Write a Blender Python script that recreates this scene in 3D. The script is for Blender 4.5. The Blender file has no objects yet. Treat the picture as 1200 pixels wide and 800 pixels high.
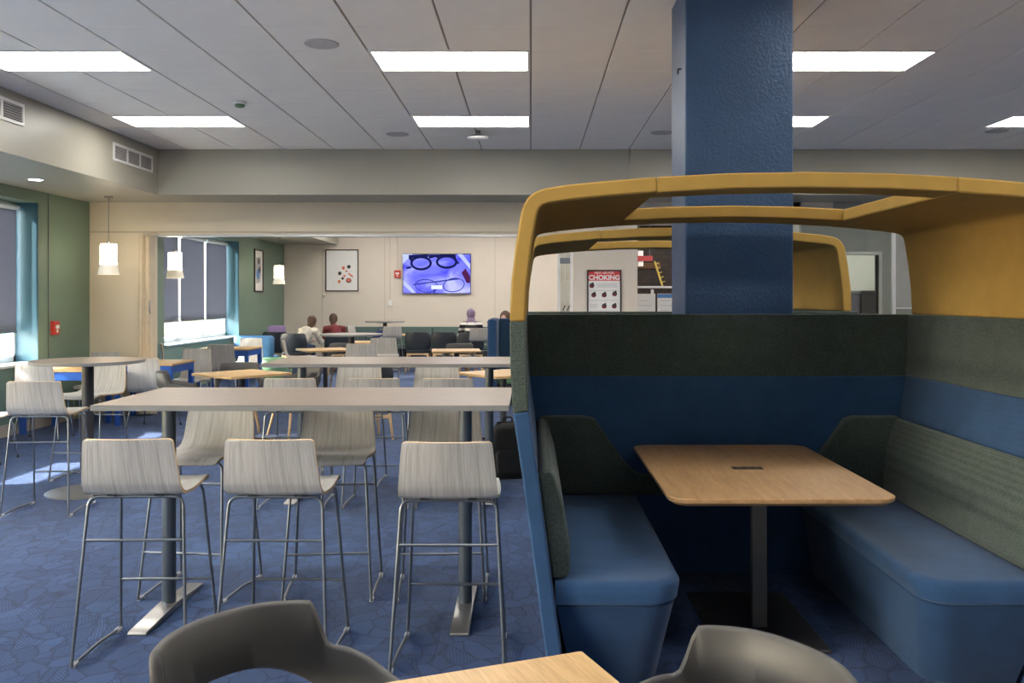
import bpy, bmesh, math, random
from mathutils import Vector, Matrix
random.seed(7)
PI = math.pi
SC = bpy.context.scene
COL = SC.collection

# ------------------------------------------------------------------ camera, world, sun, exposure
EYE = 1.56
cd = bpy.data.cameras.new('camera'); cam = bpy.data.objects.new('camera', cd); COL.objects.link(cam)
cam.location = (0, 0, EYE); cam.rotation_euler = (PI/2, 0, 0)
cd.sensor_width = 36; cd.lens = 1076/1200*36
cd.shift_x = -22/1200; cd.shift_y = -51/1200
cd.clip_start = 0.05; cd.clip_end = 300
SC.camera = cam
SC.view_settings.view_transform = 'Standard'; SC.view_settings.look = 'None'
SC.view_settings.exposure = 1.28; SC.view_settings.gamma = 1; SC.view_settings.use_curve_mapping = False
W = bpy.data.worlds.new('sky'); SC.world = W; W.use_nodes = True
nt = W.node_tree; nt.nodes.clear()
_o = nt.nodes.new('ShaderNodeOutputWorld'); _b = nt.nodes.new('ShaderNodeBackground'); _s = nt.nodes.new('ShaderNodeTexSky')
_s.sky_type = 'NISHITA'; _s.sun_disc = False; _s.sun_elevation = math.radians(30); _s.sun_rotation = math.radians(250)
_s.air_density = 1.0; _s.dust_density = 2.5
_b.inputs['Strength'].default_value = 1.0
nt.links.new(_s.outputs[0], _b.inputs['Color']); nt.links.new(_b.outputs[0], _o.inputs['Surface'])
sl = bpy.data.lights.new('sun', 'SUN'); sl.energy = 12.0; sl.angle = math.radians(1.0); sl.color = (1.0, 0.95, 0.88)
sun = bpy.data.objects.new('sun', sl); COL.objects.link(sun)
sun.rotation_euler = Vector((1.0, 0.22, -0.58)).to_track_quat('-Z', 'Y').to_euler()
sun.location = (-20, 0, 12)
LAMP = 8.0            # emission of the ceiling light diffusers

# ------------------------------------------------------------------ material helpers
MATS = {}
def newmat(name):
    m = bpy.data.materials.new(name); m.use_nodes = True
    n = m.node_tree.nodes; n.clear()
    out = n.new('ShaderNodeOutputMaterial'); p = n.new('ShaderNodeBsdfPrincipled')
    m.node_tree.links.new(p.outputs[0], out.inputs['Surface'])
    MATS[name] = m
    return m, m.node_tree, p, out
def lk(t, a, b): t.links.new(a, b)
def tex(t, src='Object', scale=(1, 1, 1), rot=(0, 0, 0)):
    tc = t.nodes.new('ShaderNodeTexCoord'); mp = t.nodes.new('ShaderNodeMapping')
    mp.inputs['Scale'].default_value = scale; mp.inputs['Rotation'].default_value = rot
    lk(t, tc.outputs[src], mp.inputs['Vector']); return mp.outputs['Vector']
def noise(t, vec, scale, detail=3, rough=.5, dist=0):
    n = t.nodes.new('ShaderNodeTexNoise'); n.inputs['Scale'].default_value = scale
    n.inputs['Detail'].default_value = detail; n.inputs['Roughness'].default_value = rough
    n.inputs['Distortion'].default_value = dist
    lk(t, vec, n.inputs['Vector']); return n.outputs['Fac']
def ramp(t, fac, stops):
    r = t.nodes.new('ShaderNodeValToRGB'); e = r.color_ramp.elements
    while len(e) < len(stops): e.new(0.5)
    for i, (p, c) in enumerate(stops):
        e[i].position = p; e[i].color = (c[0], c[1], c[2], 1)
    lk(t, fac, r.inputs['Fac']); return r.outputs['Color']
def bump(t, p, h, strength=.2, dist=.002):
    b = t.nodes.new('ShaderNodeBump'); b.inputs['Strength'].default_value = strength; b.inputs['Distance'].default_value = dist
    lk(t, h, b.inputs['Height']); lk(t, b.outputs['Normal'], p.inputs['Normal'])
def mixc(t, fac, a, b, mode='MIX'):
    m = t.nodes.new('ShaderNodeMix'); m.data_type = 'RGBA'; m.blend_type = mode
    if hasattr(fac, 'is_linked') or not isinstance(fac, (int, float)): lk(t, fac, m.inputs[0])
    else: m.inputs[0].default_value = fac
    for v, i in ((a, 6), (b, 7)):
        if isinstance(v, tuple): m.inputs[i].default_value = (v[0], v[1], v[2], 1)
        else: lk(t, v, m.inputs[i])
    return m.outputs[2]
def sc(c, k): return tuple(min(1, x*k) for x in c)
def paint(name, c, rough=.6, metal=0, var=.06, scale=6, bmp=.05, bscale=250, spec=.5, coat=0):
    m, t, p, o = newmat(name)
    v = tex(t)
    lk(t, ramp(t, noise(t, v, scale, 4), [(.3, sc(c, 1-var)), (.7, sc(c, 1+var))]), p.inputs['Base Color'])
    p.inputs['Roughness'].default_value = rough; p.inputs['Metallic'].default_value = metal
    p.inputs['Specular IOR Level'].default_value = spec; p.inputs['Coat Weight'].default_value = coat
    if bmp: bump(t, p, noise(t, v, bscale, 2), bmp, .001)
    return m
def fabric(name, c, c2, cell=.006, rough=.95, bmp=.5):
    m, t, p, o = newmat(name)
    v = tex(t)
    ck = t.nodes.new('ShaderNodeTexVoronoi'); ck.inputs['Scale'].default_value = 1/cell; ck.inputs['Randomness'].default_value = .35
    lk(t, v, ck.inputs['Vector'])
    base = ramp(t, ck.outputs['Distance'], [(.15, c), (.65, c2)])
    mott = ramp(t, noise(t, v, 9, 3), [(.3, (.88, .88, .88)), (.7, (1.08, 1.08, 1.08))])
    lk(t, mixc(t, 1.0, base, mott, 'MULTIPLY'), p.inputs['Base Color'])
    p.inputs['Roughness'].default_value = rough; p.inputs['Sheen Weight'].default_value = .15; p.inputs['Specular IOR Level'].default_value = .2
    bump(t, p, ck.outputs['Distance'], bmp, .0015)
    return m
def wood(name, stops, src='Object', scale=(40, 3, 40), rough=.45, fine=6, bmp=.06, coat=0):
    m, t, p, o = newmat(name)
    v = tex(t, src, scale)
    f1 = noise(t, v, 1.0, 5, .6, .6)
    v2 = tex(t, src, tuple(s*fine for s in scale))
    f2 = noise(t, v2, 1.0, 3)
    c = ramp(t, f1, stops)
    fl = ramp(t, f2, [(.35, (.86, .86, .86)), (.65, (1.06, 1.06, 1.06))])
    lk(t, mixc(t, 1.0, c, fl, 'MULTIPLY'), p.inputs['Base Color'])
    p.inputs['Roughness'].default_value = rough; p.inputs['Coat Weight'].default_value = coat
    bump(t, p, f2, bmp, .001)
    return m
def emis(name, c, s, var=0):
    m, t, p, o = newmat(name); t.nodes.remove(p)
    e = t.nodes.new('ShaderNodeEmission'); e.inputs['Strength'].default_value = s
    if var:
        lk(t, ramp(t, noise(t, tex(t), 4, 2), [(.2, sc(c, 1-var)), (.8, c)]), e.inputs['Color'])
    else: e.inputs['Color'].default_value = (*c, 1)
    lk(t, e.outputs[0], o.inputs['Surface']); return m

# ------------------------------------------------------------------ materials
# carpet: overlapping leaf outlines with ribbed fills, per-tile tint
def carpet():
    m, t, p, o = newmat('carpet')
    gv = t.nodes.new('ShaderNodeNewGeometry')
    wob = t.nodes.new('ShaderNodeTexNoise'); wob.inputs['Scale'].default_value = 2.2; wob.inputs['Detail'].default_value = 3
    lk(t, gv.outputs['Position'], wob.inputs['Vector'])
    wmix = t.nodes.new('ShaderNodeVectorMath'); wmix.operation = 'MULTIPLY_ADD'
    lk(t, wob.outputs['Color'], wmix.inputs[0]); wmix.inputs[1].default_value = (.25, .25, 0); lk(t, gv.outputs['Position'], wmix.inputs[2])
    st = t.nodes.new('ShaderNodeMapping'); st.inputs['Scale'].default_value = (1.0, .72, 0); st.inputs['Rotation'].default_value = (0, 0, .5)
    lk(t, wmix.outputs[0], st.inputs['Vector'])
    ve = t.nodes.new('ShaderNodeTexVoronoi'); ve.feature = 'DISTANCE_TO_EDGE'; ve.inputs['Scale'].default_value = 10.0
    vc = t.nodes.new('ShaderNodeTexVoronoi'); vc.inputs['Scale'].default_value = 10.0
    lk(t, st.outputs[0], ve.inputs['Vector']); lk(t, st.outputs[0], vc.inputs['Vector'])
    sep = t.nodes.new('ShaderNodeSeparateColor'); lk(t, vc.outputs['Color'], sep.inputs[0])
    ang = t.nodes.new('ShaderNodeMath'); ang.operation = 'MULTIPLY'; ang.inputs[1].default_value = 6.28; lk(t, sep.outputs[0], ang.inputs[0])
    vr = t.nodes.new('ShaderNodeVectorRotate'); vr.rotation_type = 'Z_AXIS'; lk(t, gv.outputs['Position'], vr.inputs['Vector']); lk(t, ang.outputs[0], vr.inputs['Angle'])
    wv = t.nodes.new('ShaderNodeTexWave'); wv.inputs['Scale'].default_value = 22; wv.inputs['Distortion'].default_value = 1.0
    lk(t, vr.outputs[0], wv.inputs['Vector'])
    cell = ramp(t, sep.outputs[1], [(0, (.021, .052, .140)), (1, (.036, .080, .20))])
    rib = ramp(t, wv.outputs['Fac'], [(.2, (.72, .72, .75)), (.8, (1.2, 1.2, 1.2))])
    c1 = mixc(t, 1.0, cell, rib, 'MULTIPLY')
    edge = ramp(t, ve.outputs['Distance'], [(.0, (.32, .32, .40)), (.07, (1, 1, 1))])
    c2 = mixc(t, .75, c1, mixc(t, 1.0, c1, edge, 'MULTIPLY'))
    oi = t.nodes.new('ShaderNodeObjectInfo')
    tint = ramp(t, oi.outputs['Random'], [(0, (.90, .90, .92)), (.85, (1.05, 1.05, 1.04)), (1, (1.22, 1.25, 1.2))])
    c3 = mixc(t, 1.0, c2, tint, 'MULTIPLY')
    pile = noise(t, tex(t, 'Object', (1, 1, 1)), 600, 2)
    lk(t, c3, p.inputs['Base Color'])
    p.inputs['Roughness'].default_value = .95; p.inputs['Specular IOR Level'].default_value = .25; p.inputs['Sheen Weight'].default_value = .1
    bump(t, p, pile, .5, .003)
carpet()
paint('tile_white', (.90, .865, .81), .9, var=.02, scale=3, bmp=.25, bscale=180, spec=.2)
paint('tbar', (.30, .27, .24), .6)
paint('bulkhead', (.36, .345, .285), .38, var=.025, scale=2, bmp=.06)
paint('cream_wall', (.72, .63, .48), .5, var=.025, scale=2)
paint('far_wall', (.68, .61, .525), .6, var=.02, scale=2)
paint('jamb_teal', (.055, .135, .17), .4, var=.03, scale=2)  # bluer than the green wall, for the window jambs
paint('green_wall', (.16, .24, .185), .45, var=.03, scale=2)
paint('sill', (.52, .60, .60), .3)
paint('grey_wall', (.32, .33, .31), .5)
paint('pale_wall', (.62, .62, .55), .6)
paint('baseboard', (.48, .42, .34), .5)
paint('rear_wall', (.74, .66, .54), .7)
def column_mat():
    m, t, p, o = newmat('column_paint')
    v = tex(t)
    lk(t, ramp(t, noise(t, v, 3, 3), [(.3, (.015, .042, .098)), (.7, (.021, .054, .120))]), p.inputs['Base Color'])
    p.inputs['Roughness'].default_value = .36; p.inputs['Specular IOR Level'].default_value = .35
    bump(t, p, noise(t, v, 60, 4, .6), .6, .008)
column_mat()
wood('stool_wood', [(.25, (.29, .28, .265)), (.45, (.45, .44, .415)), (.7, (.545, .53, .505))], 'UV', (34, 1.6, 1), .42, 4)
paint('ply_edge', (.60, .42, .24), .5)
paint('chrome', (.52, .53, .55), .24, .9, var=.03)
paint('grey_tube', (.22, .235, .25), .32, .8, var=.03)
paint('black_plastic', (.02, .02, .022), .5)
paint('glide', (.75, .75, .75), .4)
wood('bar_top', [(.3, (.235, .190, .155)), (.7, (.30, .245, .20))], 'Object', (3, 30, 30), .36, 5, .03, .0)
paint('bar_edge', (.24, .245, .25), .5)
paint('steel_leg', (.13, .15, .17), .33, .6)
paint('foot_steel', (.36, .35, .33), .3, .7)
paint('pedestal_grey', (.10, .095, .09), .5)
paint('dark_leg', (.055, .055, .06), .4, .4)
wood('oak', [(.25, (.37, .215, .092)), (.5, (.46, .28, .127)), (.75, (.52, .325, .155))], 'Object', (26, 2.2, 26), .42, 5, .04, .1)
wood('oak_light', [(.25, (.50, .31, .13)), (.75, (.62, .41, .19))], 'Object', (26, 2.2, 26), .45, 5, .04)
wood('leg_wood', [(.3, (.55, .36, .18)), (.7, (.68, .47, .26))], 'Object', (20, 20, 3), .5)
paint('grey_plastic', (.060, .0585, .057), .5, var=.03, bmp=.12, bscale=500)
paint('yellow_fabric', (.40, .25, .065), .9, var=.05, scale=10, bmp=.35, bscale=700, spec=.2)
paint('seam', (.10, .06, .01), .9)
fabric('green_fabric', (.098, .125, .108), (.042, .060, .054), .009)
fabric('blue_fabric', (.030, .082, .185), (.024, .066, .15), .004, bmp=.25)
paint('dark_blue_fabric', (.03, .075, .16), .9)
paint('blue_steel', (.02, .10, .42), .35, .1)
paint('blue_vinyl', (.05, .16, .32), .5)
paint('green_vinyl', (.13, .26, .14), .6)
paint('dark_vinyl', (.022, .028, .036), .5)
paint('bench_green', (.10, .15, .14), .8)
paint('white_paint', (.80, .79, .76), .4)
paint('vent_dark', (.03, .03, .03), .8)
paint('speaker_grey', (.5, .48, .46), .8, bmp=.4, bscale=900)
paint('bin_grey', (.10, .10, .13), .4)
paint('red_paint', (.55, .045, .03), .4)
paint('red_sign', (.30, .03, .03), .6)
paint('red_print', (.70, .055, .06), .6)
paint('paper', (.80, .79, .77), .7, var=.01)
paint('black_ink', (.03, .03, .035), .6)
paint('grey_ink', (.42, .42, .43), .7)
paint('blue_print', (.08, .22, .50), .6)
paint('orange_ink', (.62, .20, .07), .6); paint('salmon_ink', (.70, .16, .12), .6)
paint('frame_black', (.03, .022, .02), .4)
paint('frame_alu', (.62, .64, .66), .3, .6)
paint('white_frame', (.74, .78, .80), .4)
paint('curtain', (.70, .60, .45), .75)
paint('skin', (.55, .33, .24), .55)
paint('hair_brown', (.075, .038, .02), .6, var=.3, scale=60)
paint('hair_purple', (.21, .15, .24), .7, var=.3, scale=40)
paint('jacket_cream', (.58, .54, .46), .9, var=.22, scale=14)
paint('maroon', (.18, .03, .035), .9)
paint('jeans', (.03, .05, .11), .9)
paint('shoe', (.05, .05, .05), .6)
paint('navy_bag', (.02, .03, .12), .8)
paint('backpack', (.012, .012, .014), .75)
paint('violet_cloth', (.25, .17, .33), .9)
def stripes():
    m, t, p, o = newmat('striped_knit')
    w = t.nodes.new('ShaderNodeTexWave'); w.bands_direction = 'Z'; w.inputs['Scale'].default_value = 2.6; w.inputs['Distortion'].default_value = .3
    lk(t, tex(t), w.inputs['Vector'])
    r = t.nodes.new('ShaderNodeValToRGB'); r.color_ramp.interpolation = 'CONSTANT'
    r.color_ramp.elements[0].color = (.02, .02, .025, 1); r.color_ramp.elements[1].position = .6; r.color_ramp.elements[1].color = (.68, .66, .62, 1)
    lk(t, w.outputs['Fac'], r.inputs['Fac']); lk(t, r.outputs[0], p.inputs['Base Color']); p.inputs['Roughness'].default_value = .9
stripes()
def shade_mat():
    m, t, p, o = newmat('roller_shade')
    t.nodes.remove(p)
    d = t.nodes.new('ShaderNodeBsdfDiffuse'); tr = t.nodes.new('ShaderNodeBsdfTranslucent'); mx = t.nodes.new('ShaderNodeMixShader')
    c = ramp(t, noise(t, tex(t, 'Object', (400, 400, 40)), 1, 2), [(.3, (.16, .17, .20)), (.7, (.20, .21, .245))])
    lk(t, c, d.inputs['Color']); lk(t, c, tr.inputs['Color']); mx.inputs[0].default_value = .4
    lk(t, d.outputs[0], mx.inputs[1]); lk(t, tr.outputs[0], mx.inputs[2]); lk(t, mx.outputs[0], o.inputs['Surface'])
shade_mat()
def glass_mat(name, tint, refl):
    m, t, p, o = newmat(name); t.nodes.remove(p)
    tr = t.nodes.new('ShaderNodeBsdfTransparent'); g = t.nodes.new('ShaderNodeBsdfGlossy'); mx = t.nodes.new('ShaderNodeMixShader')
    mx.inputs[0].default_value = refl
    lk(t, ramp(t, noise(t, tex(t), 1.5, 2), [(.3, sc(tint, .98)), (.7, tint)]), tr.inputs['Color']); g.inputs['Roughness'].default_value = .03
    lk(t, tr.outputs[0], mx.inputs[1]); lk(t, g.outputs[0], mx.inputs[2]); lk(t, mx.outputs[0], o.inputs['Surface'])
glass_mat('pane', (.96, .98, .99), .04)
glass_mat('glass_screen', (.84, .87, .86), .07)
emis('lamp_panel', (1.0, .955, .89), LAMP)
emis('downlight', (1.0, .95, .86), 12)
emis('pendant_glow', (1.0, .82, .56), 5.0)
def frosted():
    m, t, p, o = newmat('pendant_glass')
    lk(t, ramp(t, noise(t, tex(t), 8, 2), [(.3, (.85, .80, .72)), (.7, (.90, .86, .78))]), p.inputs['Base Color'])
    p.inputs['Roughness'].default_value = .35
    p.inputs['Emission Color'].default_value = (1, .84, .58, 1); p.inputs['Emission Strength'].default_value = .12
frosted()
def screen_mat():
    m, t, p, o = newmat('screen_image'); t.nodes.remove(p)
    v = tex(t, 'Generated')
    n1 = noise(t, v, 2.2, 2, .5, .8)
    c = ramp(t, n1, [(.30, (.08, .08, .80)), (.5, (.22, .23, .95)), (.68, (.50, .52, 1.0))])
    e = t.nodes.new('ShaderNodeEmission'); e.inputs['Strength'].default_value = .5
    lk(t, c, e.inputs['Color']); lk(t, e.outputs[0], o.inputs['Surface'])
screen_mat()
emis('screen_dark', (.012, .015, .10), 0.45, .3); emis('screen_line', (.05, .06, .42), 0.45, .3)
emis('screen_white', (.75, .80, 1.0), 0.5, .05); emis('screen_pale', (.55, .62, 1.0), 0.5, .2); emis('screen_maroon', (.10, .02, .10), 0.45, .3)
def brown_tile():
    m, t, p, o = newmat('brown_tile')
    b = t.nodes.new('ShaderNodeTexBrick'); b.inputs['Scale'].default_value = 1; b.inputs['Brick Width'].default_value = .12; b.inputs['Row Height'].default_value = .07; b.inputs['Mortar Size'].default_value = .006
    b.inputs['Color1'].default_value = (.032, .015, .010, 1); b.inputs['Color2'].default_value = (.06, .026, .016, 1); b.inputs['Mortar'].default_value = (.02, .012, .01, 1)
    lk(t, tex(t, 'Object', rot=(PI/2, 0, 0)), b.inputs['Vector']); lk(t, b.outputs['Color'], p.inputs['Base Color']); p.inputs['Roughness'].default_value = .35
brown_tile()
paint('warm_wood_strip', (.22, .10, .03), .5)
paint('yellow_paint', (.65, .46, .10), .5)
paint('asphalt', (.25, .26, .25), .9); paint('outside_wall', (.80, .80, .78), .8)

# ------------------------------------------------------------------ mesh helpers
class MB:
    def __init__(s): s.v = []; s.f = []; s.uv = {}; s.mi = {}
    def add(s, vs, fs, mi=0):
        b = len(s.v); s.v += [tuple(x) for x in vs]
        for f in fs:
            if mi: s.mi[len(s.f)] = mi
            s.f.append(tuple(i+b for i in f))
        return s
    def box(s, x0, x1, y0, y1, z0, z1, mi=0):
        return s.add([(x0, y0, z0), (x1, y0, z0), (x1, y1, z0), (x0, y1, z0), (x0, y0, z1), (x1, y0, z1), (x1, y1, z1), (x0, y1, z1)],
              [(0, 3, 2, 1), (4, 5, 6, 7), (0, 1, 5, 4), (1, 2, 6, 5), (2, 3, 7, 6), (3, 0, 4, 7)], mi)
    def loft(s, rings, cap=True, closed=True, mi=0):
        n = len(rings[0]); vs = [p for r in rings for p in r]; fs = []
        m = n if closed else n-1
        for i in range(len(rings)-1):
            for j in range(m):
                k = (j+1) % n
                fs.append((i*n+j, i*n+k, (i+1)*n+k, (i+1)*n+j))
        if cap:
            fs.append(tuple(reversed(range(n)))); fs.append(tuple(range((len(rings)-1)*n, len(rings)*n)))
        return s.add(vs, fs, mi)
    def prism(s, poly, lo, hi, axis='z', mi=0):
        if axis == 'z': r = [[(a, b, h) for a, b in poly] for h in (lo, hi)]
        elif axis == 'y': r = [[(a, h, b) for a, b in poly] for h in (lo, hi)]
        else: r = [[(h, a, b) for a, b in poly] for h in (lo, hi)]
        return s.loft(r, mi=mi)
    def lathe(s, prof, c=(0, 0, 0), seg=24, cap=True, mi=0):
        return s.loft([[(c[0]+r*math.cos(2*PI*k/seg), c[1]+r*math.sin(2*PI*k/seg), c[2]+z) for k in range(seg)] for r, z in prof], cap, mi=mi)
    def tube(s, pts, r, seg=8, mi=0):
        pts = [Vector(p) for p in pts]; n = len(pts)
        rr = r if isinstance(r, (list, tuple)) else [r]*n
        d0 = (pts[1]-pts[0]).normalized(); up = Vector((0, 0, 1)) if abs(d0.z) < .9 else Vector((1, 0, 0))
        a = d0.cross(up).normalized(); rings = []; prev = d0
        for i in range(n):
            d = (pts[min(i+1, n-1)]-pts[max(i-1, 0)]).normalized()
            q = prev.rotation_difference(d); a = q @ a; a = (a-d*a.dot(d)).normalized(); prev = d
            b = d.cross(a); w = rr[i]
            wx, wy = w if isinstance(w, (list, tuple)) else (w, w)
            rings.append([tuple(pts[i]+a*wx*math.cos(2*PI*k/seg)+b*wy*math.sin(2*PI*k/seg)) for k in range(seg)])
        return s.loft(rings, mi=mi)
    def ball(s, c, r, seg=14, rings=9, mi=0):
        rx, ry, rz = r if isinstance(r, (list, tuple)) else (r, r, r)
        prof = []
        R = [[(c[0]+rx*math.sin(PI*(i+.02)/(rings+.04))*math.cos(2*PI*k/seg), c[1]+ry*math.sin(PI*(i+.02)/(rings+.04))*math.sin(2*PI*k/seg), c[2]-rz*math.cos(PI*(i+.02)/(rings+.04))) for k in range(seg)] for i in range(rings+1)]
        return s.loft(R, mi=mi)
    def mesh(s, name, mats, smooth=None):
        me = bpy.data.meshes.new(name); me.from_pydata(s.v, [], s.f)
        for i, x in s.mi.items(): me.polygons[i].material_index = x
        for m in (mats if isinstance(mats, (list, tuple)) else [mats]): me.materials.append(MATS[m])
        bm = bmesh.new(); bm.from_mesh(me); bmesh.ops.recalc_face_normals(bm, faces=bm.faces); bm.to_mesh(me); bm.free()
        if smooth is not None:
            me.polygons.foreach_set('use_smooth', [True]*len(me.polygons)); me.set_sharp_from_angle(angle=math.radians(smooth))
        me.update(); return me
    def obj(s, name, mats, parent=None, smooth=None, bevel=0, seg=2, loc=None, rz=0):
        o = bpy.data.objects.new(name, s.mesh(name, mats, smooth)); COL.objects.link(o)
        if parent: o.parent = parent
        if loc: o.location = loc
        if rz: o.rotation_euler = (0, 0, rz)
        if bevel:
            b = o.modifiers.new('bevel', 'BEVEL'); b.width = bevel; b.segments = seg; b.limit_method = 'ANGLE'; b.angle_limit = math.radians(40)
            if smooth is None:
                o.data.polygons.foreach_set('use_smooth', [True]*len(o.data.polygons)); o.data.set_sharp_from_angle(angle=math.radians(180)); b.harden_normals = True
        return o
def thing(name, label, cat, loc=(0, 0, 0), rz=0, group=None):
    o = bpy.data.objects.new(name, None); COL.objects.link(o); o.empty_display_size = .1
    o.location = loc; o.rotation_euler = (0, 0, rz); tag(o, label, cat, group); return o
def tag(o, label, cat, group=None):
    o['label'] = label; o['category'] = cat
    if group: o['group'] = group
    return o
def struct(o): o['kind'] = 'structure'; return o
def dup(src, loc, rz=0, label=None, group=None):
    r = src.copy(); COL.objects.link(r); r.location = loc; r.rotation_euler = (0, 0, rz)
    if label: r['label'] = label
    if group: r['group'] = group
    for ch in src.children:
        c = ch.copy(); COL.objects.link(c); c.parent = r
        for g in ch.children:
            d = g.copy(); COL.objects.link(d); d.parent = c
    return r
class Stamp:      # first use moves the prototype itself, later uses copy it
    def __init__(s, proto): s.p = proto; s.used = False
    def __call__(s, loc, rz, label, group=None):
        if not s.used:
            s.used = True; o = s.p; o.location = loc; o.rotation_euler = (0, 0, rz); o['label'] = label
            if group: o['group'] = group
            return o
        o = dup(s.p, loc, rz, label)
        if group: o['group'] = group
        elif 'group' in o: del o['group']
        return o
def round_path(pts, rad, n=5):
    pts = [Vector(p) for p in pts]; out = [pts[0]]
    for i in range(1, len(pts)-1):
        a, b, c = pts[i-1], pts[i], pts[i+1]
        p0 = b+(a-b).normalized()*rad; p1 = b+(c-b).normalized()*rad
        for k in range(n+1):
            t = k/n; out.append(p0*(1-t)**2+b*2*t*(1-t)+p1*t*t)
    out.append(pts[-1]); return out
def rrect(x0, x1, y0, y1, r, n=5):
    out = []
    for cx, cy, a0 in ((x1-r, y1-r, 0), (x0+r, y1-r, PI/2), (x0+r, y0+r, PI), (x1-r, y0+r, 1.5*PI)):
        for k in range(n+1):
            a = a0+PI/2*k/n; out.append((cx+r*math.cos(a), cy+r*math.sin(a)))
    return out
def text_mesh(name, s, size, mat, parent, loc, rot=(PI/2, 0, 0), bold=.0, sx=1):
    cu = bpy.data.curves.new('lettering', 'FONT'); cu.body = s; cu.size = size; cu.align_x = 'CENTER'; cu.align_y = 'CENTER'; cu.offset = bold; cu.extrude = .0006
    t = bpy.data.objects.new('lettering_source', cu); COL.objects.link(t); bpy.context.view_layer.update()
    me = bpy.data.meshes.new_from_object(t.evaluated_get(bpy.context.evaluated_depsgraph_get()))
    bpy.data.objects.remove(t); me.materials.clear(); me.materials.append(MATS[mat])
    o = bpy.data.objects.new(name, me); COL.objects.link(o); o.parent = parent; o.location = loc; o.rotation_euler = rot; o.scale = (sx, 1, 1); return o

# ================================================================== ROOM SHELL
CEIL = 3.405; SOF = 2.84; XL = -5.91; XS = -4.63; YB = 11.4; YP = 12.3; YF = 22.0; XR = 8.0; YN = -4.0; T = .61
# floor with carpet tiles
fl = struct(MB().box(-6.4, XR+.2, YN-.2, YF+2.2, -.12, -.006).obj('floor', 'carpet'))
tile_me = MB().box(0, T-.0012, 0, T-.0012, -.02, 0).mesh('carpet_tile', 'carpet')
ty0 = 4.13-4*T
for j in range(15):
    for i in range(15):
        x = -6.0+(.11)+i*T-.02; y = ty0+j*T
        if x+T > 3.3 or x < XL-.1: continue
        o = bpy.data.objects.new('carpet_tile', tile_me); COL.objects.link(o); o.location = (x, y, 0); o.parent = fl
mb = MB(); xl = -6.0+.11-.02
mb.box(-6.4, XR, YN, ty0-.001, -.02, 0)
mb.box(xl+15*T, XR, ty0, ty0+15*T, -.02, 0); mb.box(-6.4, XR, ty0+15*T, YF+2, -.02, 0); mb.box(-6.4, xl-.001, ty0, ty0+15*T, -.02, 0)
mb.obj('carpet_far', 'carpet', fl)

# ceiling: slab + tiles between the bulkheads
cl = struct(MB().box(-6.4, XR+.2, YN-.2, YF+2.2, CEIL+.012, CEIL+.2).obj('ceiling', 'tbar'))
y0r = 6.243-5*T; cols = list(range(-8, 13)); rows = list(range(0, 14))
LX = [-7, -2, 3, 8]; LY = [2, 6, 10]       # first tile column / row of each visible-grid light
lights = set((c, r) for c in LX for c in (c, c+1) for r in LY)
tmeshes = {}
def tile(w, d):
    k = (round(w, 3), round(d, 3))
    if k not in tmeshes:
        g = .007; h = .002
        tmeshes[k] = MB().loft([[(g+e, h+e, z), (w-g-e, h+e, z), (w-g-e, d-h-e, z), (g+e, d-h-e, z)] for e, z in ((0, .011), (0, .003), (.002, 0))]).mesh('ceiling_tile', 'tile_white')
    return tmeshes[k]
for c in cols:
    for r in rows:
        if (c, r) in lights: continue
        xa, xb = max(c*T, XS), min((c+1)*T, XR); ya = y0r+r*T; yb = min(ya+T, YB)
        if xb-xa < .03 or yb-ya < .03: continue
        o = bpy.data.objects.new('ceiling_tile', tile(xb-xa, yb-ya)); COL.objects.link(o); o.location = (xa, ya, CEIL-.0); o.parent = cl
mb = MB(); mb.box(XS, XR, YN, y0r-.003, CEIL, CEIL+.011); mb.obj('ceiling_near', 'tile_white', cl)
mb = MB(); mb.box(XS, XR, YP, YF+2, CEIL, CEIL+.011); mb.obj('ceiling_beyond', 'tile_white', cl)

# bulkheads, soffit, partition wall
struct(MB().box(XL, XS, YN, YF, SOF, CEIL+.01).obj('trim_1', 'bulkhead', bevel=.004))
struct(MB().box(XS, 1.225, YB, YP+.12, SOF, CEIL+.01).obj('trim_2', 'bulkhead'))
struct(MB().box(1.232, XR, YB+.004, YP+.12, SOF, CEIL+.01).obj('trim_3', 'bulkhead'))
XO0 = -5.05; XO1 = .36; HZ = 2.406
mb = MB(); mb.box(XL, XO0, YP, YP+.12, 0, SOF); mb.box(XO0, XO1+.22, YP, YP+.12, HZ, SOF)
wp = struct(mb.obj('wall_partition', 'cream_wall'))
MB().box(XL, XO1, YP-.012, YP, HZ+.03, HZ+.042).obj('joint_strip', 'baseboard', wp)
MB().box(XO0, XO1, YP-.004, YP+.124, HZ-.022, HZ).obj('door_track', 'frame_alu', wp)
mb = MB(); mb.box(.58, 1.43, YP, YP+.12, 0, SOF); mb.box(1.43, 4.05, YP, YP+.12, 2.56, SOF); mb.box(1.31, 1.43, YP+.12, YF, 0, CEIL)
struct(mb.obj('wall_notice', 'far_wall'))
# right hand wall with doorway, pale corridor behind
mb = MB(); mb.box(3.62, 4.10, YP, YP+.12, 0, 2.56); mb.box(4.10, 4.66, YP, YP+.12, 2.14, 2.56); mb.box(4.66, XR, YP, YP+.12, 0, 2.56); mb.box(4.05, XR, YP, YP+.12, 2.56, SOF)
struct(mb.obj('wall_servery', 'grey_wall'))
struct(MB().box(3.62, XR, 15.0, 15.1, 0, SOF).obj('wall_corridor', 'pale_wall'))
struct(MB().box(3.50, 3.62, YP, 16.0, 0, SOF).obj('wall_divider', 'pale_wall'))
mb = MB(); mb.box(4.08, 4.10, YP-.02, YP+.14, 0, 2.16); mb.box(4.66, 4.70, YP-.02, YP+.14, 0, 2.16); mb.box(4.08, 4.70, YP-.02, YP+.14, 2.14, 2.18)
struct(mb.obj('trim_4', 'frame_alu'))
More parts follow.
